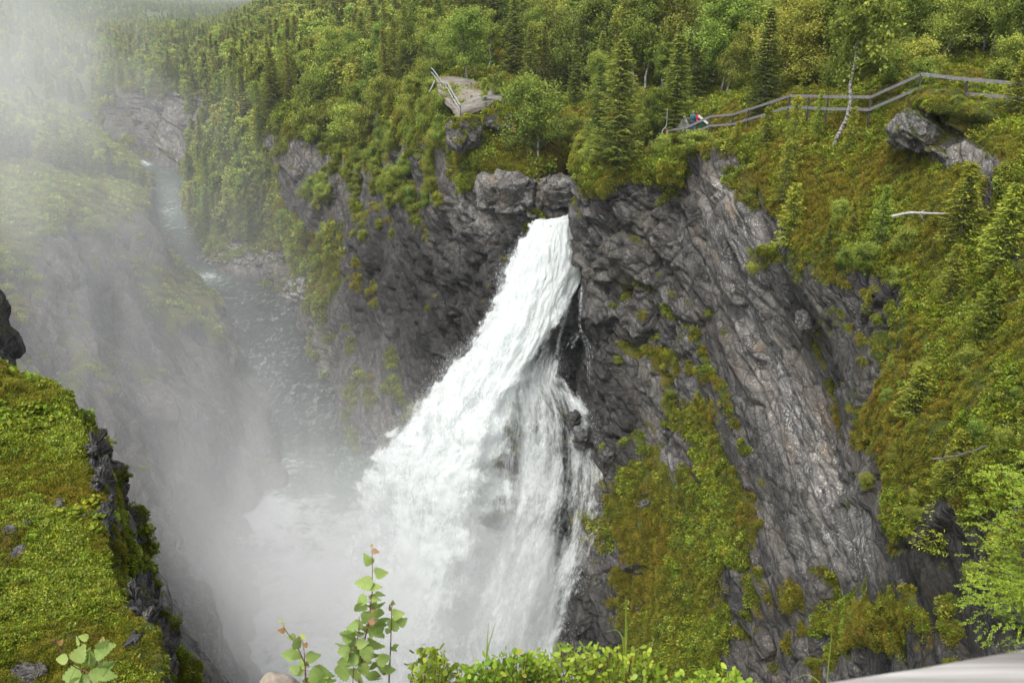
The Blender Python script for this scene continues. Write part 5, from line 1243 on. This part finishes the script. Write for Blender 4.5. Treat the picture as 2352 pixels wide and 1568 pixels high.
m, nt = new_mat('sapling_leaf'); g = NG(nt); t = g.attr('tint').outputs['Fac']; co_ = g.n('ShaderNodeTexCoord').outputs['Object']
cl = g.ramp(t, [(0, (.16, .26, .045)), (.4, (.28, .40, .085)), (.62, (.42, .5, .12)), (.78, (.42, .22, .04)), (.9, (.36, .14, .07)), (1, (.42, .22, .18))])
cl = g.mix(g.rng(g.noise(co_, 60, 4, .6), .35, .7, 0, .35), cl, rgb(.5, .58, .3))
b1 = g.n('ShaderNodeBsdfPrincipled'); g.set(b1.inputs[0], cl); b1.inputs['Roughness'].default_value = .5; b1.inputs['Specular IOR Level'].default_value = .3
b2 = g.n('ShaderNodeBsdfTranslucent'); g.set(b2.inputs[0], cl); mx = g.n('ShaderNodeMixShader'); mx.inputs[0].default_value = .4
nt.links.new(b1.outputs[0], mx.inputs[1]); nt.links.new(b2.outputs[0], mx.inputs[2]); g.out(mx.outputs[0]); M['sapling_leaf'] = m
M['stem'] = simple_mat('reddish_stem', [(0.3, (.10, .045, .03)), (.7, (.22, .11, .07))], 40, rough=.6)
def sapling(label, Y, stems, leaves, cx_, cy_, k, seed, group=None, name='birch_sapling'):
    """stems and leaves given where they stand, all at arm's length Y; k turns their units into view units"""
    r = np.random.default_rng(seed); base = P(cx_+stems[0][-1][0]*k, cy_+stems[0][-1][1]*k, Y); base = base+np.array((0, -.12, -.28)); e = empty(name, base, 0, label, 'sapling', group)
    def q(x, y, dY=0): return P(cx_+x*k, cy_+y*k, Y+dY)-base
    allp = []
    for i, s in enumerate(stems):
        pts = [q(x, y, .0 if i == 0 else r.normal(0, .01)) for x, y in s]
        if i == 0 or s[-1][1] > 1480: pts.append(np.array((0., 0, 0)))
        c = crom(np.array(pts)[:, None], [5]*(len(pts)-1), 0)[:, 0]; mb = MB(); n = len(c); mb.tube(c, np.interp(np.arange(n), [0, n], [.0009, .0030 if i == 0 else .0018]), 6); mb.build('stem', M['stem'], e, smooth=True); allp.append(c)
    allc = np.concatenate(allp)
    extra = [(x+r.normal(0, 38), y+r.uniform(-45, 45), L*.85, a+r.normal(0, 50), tn*.9) for (x, y, L, a, tn) in leaves if y > 850 and r.random() < .6]
    for (x, y, L, a, tn) in list(leaves)+extra:
        mb = MB(); ctr = q(x, y, r.normal(0, .02)); sc_ = np.linalg.norm(q(x+1, y)-q(x, y)); a = math.radians(a); L = L*sc_
        L *= 1.32 if tn < .75 else .95; d = np.array((math.cos(a), r.normal(0, .3), math.sin(a))); d /= np.linalg.norm(d); b_ = ctr-d*L*.5
        near = allc[np.argmin(np.linalg.norm(allc-b_+np.array((0, 0, -.0)), axis=1))]
        mb.tube(np.array([near, (near+b_)/2+np.array((0, 0, .002)), b_]), .0006, 4, .9)
        sapling_leaf(mb, b_, b_+d*L, r.normal(0, .55), float(np.clip(tn+r.normal(0, .05), 0, 1)), .15+r.uniform(0, .2), 1.0)
        mb.build('leaf', M['sapling_leaf'], e, smooth=True)
G_, O_, K_ = .35, .80, .95
main_st = [[(1045,95),(1052,300),(1050,470),(1050,570),(1035,720),(1022,850),(1005,940),(975,1070),(940,1300),(915,1450),(905,1568)], [(910,850),(905,1000),(885,1140),(930,1300)], [(970,1070),(940,1090),(890,1150)], [(850,1380),(842,1568)]]
main_lv = [(1040,82,45,200,O_),(1085,148,85,5,K_),(1003,240,110,120,G_),(1140,380,130,18,.45),(960,488,150,172,.5),(1085,532,110,12,.5),(1075,630,100,20,.45),(1135,612,85,-30,.45),(1090,662,80,8,.6),(930,682,120,215,.4),(912,760,135,230,G_),(1000,735,100,180,G_),(1062,735,90,60,G_),(1130,730,95,5,.3),
 (1128,820,120,-35,.3),(1185,895,140,-40,G_),(985,868,130,250,.15),(1058,795,70,40,O_),(1055,900,100,10,.97),(1115,895,50,0,.7),(880,945,120,210,G_),(880,1020,140,165,.4),(965,985,120,190,G_),(1110,1010,170,-35,G_),(1150,950,120,-30,.25),(1030,1045,90,220,.3),(785,1055,150,205,.3),(815,1110,110,160,.2),
 (738,1170,130,190,G_),(855,1210,160,195,.35),(1080,1150,170,-5,.4),(745,1235,110,175,.3),(1010,1215,120,-60,.4),(1040,1275,170,-25,.3),(850,1315,160,175,.35),(738,1345,130,205,G_),(1085,1385,140,-80,.28),(975,1325,110,-20,.35),(1180,1310,130,-8,.4),(705,1450,190,200,.4),(880,1520,200,-90,.4),(1055,1520,150,-30,.35),(1190,1395,90,-10,.4),(965,1430,130,-60,.4),(760,1280,100,230,.25),(940,1140,110,20,.4)]
sapling('tall birch sapling with toothed green leaves and pink tip in front of the white spray', 2.0, main_st, main_lv, 631.6, 1234.5, .2128, 5)
sapling('single thin birch shoot with few leaves beside the tall sapling', 2.05, [[(1265,690),(1258,800),(1255,950),(1250,1100),(1245,1250),(1238,1400),(1230,1568)]],
        [(1240,757,75,120,O_),(1270,705,55,80,.6),(1320,825,115,25,.5),(1298,920,140,50,.3),(1215,1010,65,250,.35),(1280,1200,60,0,.3),(1150,1400,120,190,.3),(1245,1425,90,0,.45)], 631.6, 1234.5, .2128, 6)
sapling('short forked birch sapling with orange young leaves, next to the tall one', 1.95, [[(75,925),(130,1020),(220,1140),(280,1260),(320,1370),(330,1500),(330,1568)], [(300,1110),(315,1240),(320,1340),(330,1450)]],
        [(88,930,45,140,O_),(72,1000,90,165,O_),(275,1087,75,20,O_),(330,1155,70,60,K_),(250,1150,130,-60,.4),(180,1070,70,170,.3),(148,1262,130,175,.25),(230,1272,100,-40,.4),(412,1282,125,5,.28),(290,1372,75,175,.4),(342,1360,60,80,.35),(240,1445,110,190,.4),(490,1490,200,-30,.35),(400,1545,160,-10,.3),(560,1560,150,0,.35)], 631.6, 1234.5, .2128, 7)
sapling('birch sapling with round pale leaves in front of the near mossy spur', 2.1, [[(700,1220),(730,1330),(765,1440),(775,1568)], [(460,1160),(490,1230),(550,1330),(650,1430),(765,1490)], [(880,1180),(862,1300),(800,1440)]],
        [(660,1195,75,160,.6),(680,1310,125,60,.4),(758,1365,120,-50,.35),(420,1190,75,175,O_),(515,1215,65,40,K_),(882,1215,65,175,O_),(905,1258,110,25,.45),(862,1310,100,20,.35),(600,1502,150,188,.4),(525,1358,85,180,.55),(840,1480,110,20,.4),(912,1422,125,0,.35),(925,1495,110,-5,.4),(700,1555,130,200,.3),(765,1540,130,40,.35)], 0, 1148.4, .26857, 8)
# bilberry bushes
m = leaf_material('bilberry_leaf', [(0.0, (.10, .17, .02)), (.45, (.26, .38, .035)), (.8, (.42, .5, .05)), (1., (.5, .42, .07))], trans=.35, rough=.3, spec=.5); M['berry'] = m
def bilberry(u0, u1, vt, Y, n, seed, label):
    r = np.random.default_rng(seed); um = (u0+u1)/2; base = P(um, 1600, Y); base[2] -= .08; e = empty('bilberry_bush', base, 0, label, 'bush', 'bilberry bushes along the viewpoint edge')
    st = MB(); Vs, Fs, Ts = [], [], []; k = 0
    lv = np.array([(0, 0, 0), (.35, .24, .05), (.75, .25, .05), (1, 0, 0), (.75, -.25, .05), (.35, -.24, .05)], float)
    for i in range(n):
        u = r.uniform(u0, u1); top = P(u+r.normal(0, 8), np.interp(u, vt[0], vt[1])+abs(r.normal(0, 24))-8, Y+r.uniform(-.12, .16))-base
        root = P(u*.6+um*.4, 1640, Y)-base; root[2] -= .05; mid = (root+top)/2+r.normal(0, .012, 3)
        c = crom(np.array([root, mid, top])[:, None], [6, 6], 0)[:, 0]; st.tube(c, np.linspace(.0022, .0009, len(c)), 4, cap=False)
        for j in range(2, len(c)):
            for q in range(3):
                d = r.normal(size=3)+np.array((0, 0, .5)); d /= np.linalg.norm(d); L = r.uniform(.012, .026); s = np.cross(d, r.normal(size=3)); s /= np.linalg.norm(s); nn = np.cross(s, d)
                p0 = c[j]+r.normal(0, .006, 3); W_ = p0+(lv[:, :1]*d+lv[:, 1:2]*s+lv[:, 2:]*nn)*L; Vs.append(W_); Ts.append(np.full(6, np.clip(r.normal(.5, .2), 0, 1))); k += 1
    st.build('stems', M['stem'], e); V = np.concatenate(Vs); i6 = np.arange(k)*6
    F = np.concatenate([np.stack([i6, i6+1, i6+2, i6+5], 1), np.stack([i6+2, i6+3, i6+4, i6+5], 1)])
    mesh_np('leaves', V, F, m, dict(tint=np.concatenate(Ts)), parent=e)
bilberry(945, 1040, ([945, 975, 1010, 1040], [1530, 1492, 1500, 1530]), 1.95, 26, 1, 'small bilberry bush with reddish shoots at the edge of the viewpoint')
bilberry(1035, 1250, ([1035, 1090, 1130, 1190, 1250], [1545, 1535, 1515, 1500, 1525]), 1.95, 62, 2, 'bilberry bush between the small reddish one and the main clump')
bilberry(1230, 1500, ([1230, 1300, 1380, 1460, 1500], [1518, 1490, 1495, 1500, 1520]), 2.0, 80, 3, 'largest glossy bilberry clump under the grass stalk')
bilberry(1480, 1740, ([1480, 1560, 1640, 1690, 1740], [1530, 1555, 1545, 1548, 1580]), 2.0, 56, 4, 'low bilberry bush at the outer end of the row')
M['grass'] = simple_mat('grass_blade', [(0.3, (.22, .32, .04)), (.7, (.34, .44, .08))], 20, rough=.5)
def grass(label, Y, blades):
    b0 = P(*blades[0][-1], Y); b0 = b0+np.array((0, 0, -.05)); e = empty('grass_stalk', b0, 0, label, 'grass')
    for bl in blades:
        pts = np.array([P(x, y, Y)-b0 for x, y in bl]+[np.array((0., 0, 0))]); c = crom(pts[:, None], [6]*(len(pts)-1), 0)[:, 0]; n = len(c)
        w_ = np.interp(np.arange(n)/(n-1), [0, .5, 1], [.0004, .0022, .0016])[:, None]; s = np.array((1, .4, 0)); V = np.concatenate([c-s*w_, c+s*w_, c+np.array((0, .001, 0))]); F = [(i, i+1, n+i+1, n+i) for i in range(n-1)]+[(n+i, n+i+1, 2*n+i+1, 2*n+i) for i in range(n-1)]+[(2*n+i, 2*n+i+1, i+1, i) for i in range(n-1)]
        mb = MB(); mb.add(V, F); mb.build('blade', M['grass'], e, smooth=True)
grass('upright grass stalk with one arched blade in front of the dark rock', 1.95, [[(1436,1365),(1437,1430),(1436,1500),(1434,1560)], [(1438,1378),(1440,1440),(1438,1500),(1435,1560)], [(1395,1450),(1415,1446),(1428,1460),(1433,1510),(1434,1560)]])
grass('pair of thin grass blades in front of the waterfall', 1.95, [[(1140,1425),(1130,1455),(1120,1490),(1115,1540)], [(1122,1430),(1119,1470),(1117,1510),(1115,1540)]])
grass('long single grass blade in front of the mossy rock by the handrail', 1.9, [[(1911,1446),(1908,1480),(1903,1530),(1900,1580)], [(1823,1560),(1850,1549),(1870,1556),(1885,1575)]])
# handrail right at the viewer
M['hand'] = simple_mat('silvered_handrail', [(0.34, (.11, .10, .09)), (.47, (.30, .285, .265)), (.60, (.52, .50, .475))], 9, (.08, 2.6, 2.6), .75, .5, .01, detail=8)
A_, B_ = PZ(1500, 1617, -.60), PZ(2352, 1470, -.60); dd = (B_-A_)/np.linalg.norm(B_-A_); sd_ = np.array((dd[1], -dd[0], 0)); A2, B2 = A_-dd*1.0, B_+dd*1.2
e = empty('handrail', (A2+B2)/2+np.array((0, 0, -1.1)), 0, 'weathered silver-grey wooden handrail crossing the corner right in front of the viewer', 'handrail'); b_ = np.array(e.location)
def plank(a, b, w, h, n=60, seed=1):
    """a sawn plank with softened arrises and slightly wavy faces"""
    d = (b-a)/np.linalg.norm(b-a); s = np.cross(d, (0, 0, 1)); s /= np.linalg.norm(s); u_ = np.cross(s, d); c = .012
    sec = [(-w/2+c, h/2), (w/2-c, h/2), (w/2, h/2-c), (w/2, -h/2+c), (w/2-c, -h/2), (-w/2+c, -h/2), (-w/2, -h/2+c), (-w/2, h/2-c)]
    t = np.linspace(0, 1, n)[:, None]; cen = a+(b-a)*t; V = np.stack([cen+s*x+u_*y for x, y in sec], 1).reshape(-1, 3); V += (fbm(V, 9, 3, seed)[:, None])*.002
    F = [(i*8+k, (i+1)*8+k, (i+1)*8+(k+1) % 8, i*8+(k+1) % 8) for i in range(n-1) for k in range(8)]+[tuple(range(8)), tuple((n-1)*8+k for k in range(8))[::-1]]
    return V, F
V, F = plank(A2+sd_*.07+np.array((0, 0, -.022))-b_, B2+sd_*.07+np.array((0, 0, -.022))-b_, .14, .045); mb = MB(); mb.add(V, F); mb.build('top_rail', M['hand'], e, smooth=False)
for t in (-.15, 1.25):
    c = A_+(B_-A_)*t+sd_*.07; mb = MB(); mb.box(c+np.array((0, 0, -.05-.55))-b_, (.09, .09, 1.08)); mb.build('post', M['hand'], e)
c0, c1 = A2+sd_*.05+np.array((0, 0, -.5)), B2+sd_*.05+np.array((0, 0, -.5)); V, F = plank(c0-b_, c1-b_, .03, .12, seed=3); mb = MB(); mb.add(V, F); mb.build('lower_rail', M['hand'], e)
M['pale_stone'] = simple_mat('pale_stone', [(0.3, (.16, .13, .10)), (.7, (.40, .34, .27))], 40, rough=.9, bump=.6, bdist=.01)
ps = PZ(632, 1553, -1.12); o = rock_mesh('viewpoint_stone', (.082, .09, .62), 95, M['rock_near'], loc=ps+np.array((0, 0, -.33)), moss_top=-.1, tone=1.5); o.data.materials.clear(); o.data.materials.append(M['pale_stone'])
tag(o, 'blurred brown stone right at the bottom edge beside the short sapling', 'stone')
# spruce whose outer boughs reach in beside the handrail
def brush_spruce(seed):
    """a close spruce: every shoot of the ordinary one becomes a brush of separate needles"""
    tr, cr = spruce_proto(seed, 3.6, 2.1, .0, .9, .05); n = len(cr.vertices); c = np.empty(n*3, np.float32); cr.vertices.foreach_get('co', c); c = c.reshape(-1, 4, 3)
    t = np.empty(n, np.float32); cr.attributes['tint'].data.foreach_get('value', t); t = t.reshape(-1, 4)[:, 0]; r = np.random.default_rng(3)
    a, b = c[:, 0], c[:, 2]; ax = b-a; L = np.linalg.norm(ax, axis=1, keepdims=True); ax /= L; k = 40; m_ = len(a)
    f = r.random((m_, k, 1)); p0 = a[:, None]+(b-a)[:, None]*f; rd = r.normal(size=(m_, k, 3)); rd -= (rd*ax[:, None]).sum(-1, keepdims=True)*ax[:, None]; rd /= np.linalg.norm(rd, axis=-1, keepdims=True)
    d = ax[:, None]*.75+rd*.8; ln = r.uniform(.016, .026, (m_*k)); cen = (p0+d*.01).reshape(-1, 3); tt = np.clip(np.repeat(t, k)+r.normal(0, .05, m_*k)+f.reshape(-1)*.2-.05, 0, 1)
    M['close_needles'] = leaf_material('close_needles', [(0.0, (0.03, 0.05, 0.01)), (0.4, (0.11, 0.17, 0.02)), (0.75, (0.27, 0.38, 0.04)), (1.0, (0.42, 0.52, 0.07))], trans=0.3, rough=.4)
    V, F, T = leaves_mesh(cen, d.reshape(-1, 3), ln, np.full(m_*k, .008), np.clip(tt+.35, 0, 1), 4)
    return tr, mesh_np('close_spruce_crown', V, F, M['close_needles'], dict(tint=T), smooth=False, link=False).data
NS = brush_spruce(280)
def near_spruce(loc, h, label):
    e = empty('spruce_tree', loc, 0, label, 'spruce tree'); s = h/3.6; e.scale = (s, s, s)
    for nm, me in (('trunk', NS[0]), ('crown', NS[1])):
        o = bpy.data.objects.new(nm, me); C.objects.link(o); o.parent = e
x_, y_ = 5.55, 6.7
near_spruce((x_, y_, hgt(x_, y_)-.1), 4.3, 'close bright-tipped spruce whose boughs reach in above the handrail')
p_, _ = ground(-25, 1640); p_ = p_ if p_ is not None else P(-25, 1640, 6.8)
hero('young', -20, 1650, 1480, 'spruce twig with bright needles at the bottom corner of the near spur', 3, sxy=1.2)
EXPO = 0.98
# ------------------------------------------------------------------ light, air, camera
w = bpy.data.worlds.new('World'); bpy.context.scene.world = w; w.use_nodes = True
g = NG(w.node_tree); w.node_tree.nodes.clear()
SUN_EL, SUN_AZ = math.radians(58), math.radians(215)      # azimuth clockwise from +Y
sky = g.n('ShaderNodeTexSky', sky_type='NISHITA', sun_disc=False, sun_elevation=SUN_EL, sun_rotation=SUN_AZ, dust_density=3.0, air_density=1.2, ozone_density=0.6, altitude=300)
hsv = g.n('ShaderNodeHueSaturation', i_Saturation=0.25); g.set(hsv.inputs['Color'], sky.outputs[0])
bg = g.n('ShaderNodeBackground', i_Strength=0.13); w.node_tree.links.new(hsv.outputs[0], bg.inputs[0])
wo = g.n('ShaderNodeOutputWorld'); w.node_tree.links.new(bg.outputs[0], wo.inputs[0])
sd = bpy.data.lights.new('sun', 'SUN'); sd.energy = 1.5; sd.angle = math.radians(20); sd.color = (1, .96, .9)
so = bpy.data.objects.new('sun', sd); C.objects.link(so)
dirv = Vector((math.sin(SUN_AZ)*math.cos(SUN_EL), math.cos(SUN_AZ)*math.cos(SUN_EL), math.sin(SUN_EL)))
so.rotation_euler = dirv.to_track_quat('Z', 'Y').to_euler()
cd = bpy.data.cameras.new('camera'); co = bpy.data.objects.new('camera', cd); C.objects.link(co)
cd.sensor_width = 36; cd.lens = 36*FX/2352; cd.clip_start = 0.05; cd.clip_end = 9000
co.location = (0, 0, 0); co.rotation_euler = (math.pi/2-TH, 0, 0)
cd.dof.use_dof = True; cd.dof.focus_distance = 7.0; cd.dof.aperture_fstop = 9
sc = bpy.context.scene; sc.camera = co
sc.view_settings.view_transform = 'Standard'; sc.view_settings.look = 'None'; sc.view_settings.gamma = 1; sc.view_settings.use_curve_mapping = False
sc.view_settings.exposure = EXPO
cy = sc.cycles; cy.max_bounces = 8; cy.diffuse_bounces = 2; cy.glossy_bounces = 2; cy.transmission_bounces = 3; cy.transparent_max_bounces = 24; cy.volume_bounces = 4
cy.caustics_reflective = False; cy.caustics_refractive = False; cy.sample_clamp_indirect = 4
cy.use_adaptive_sampling = True; cy.adaptive_threshold = 0.025; cy.adaptive_min_samples = 16; cy.use_denoising = True; cy.denoiser = 'OPENIMAGEDENOISE'
cy.volume_step_rate = 1.0; cy.volume_max_steps = 256
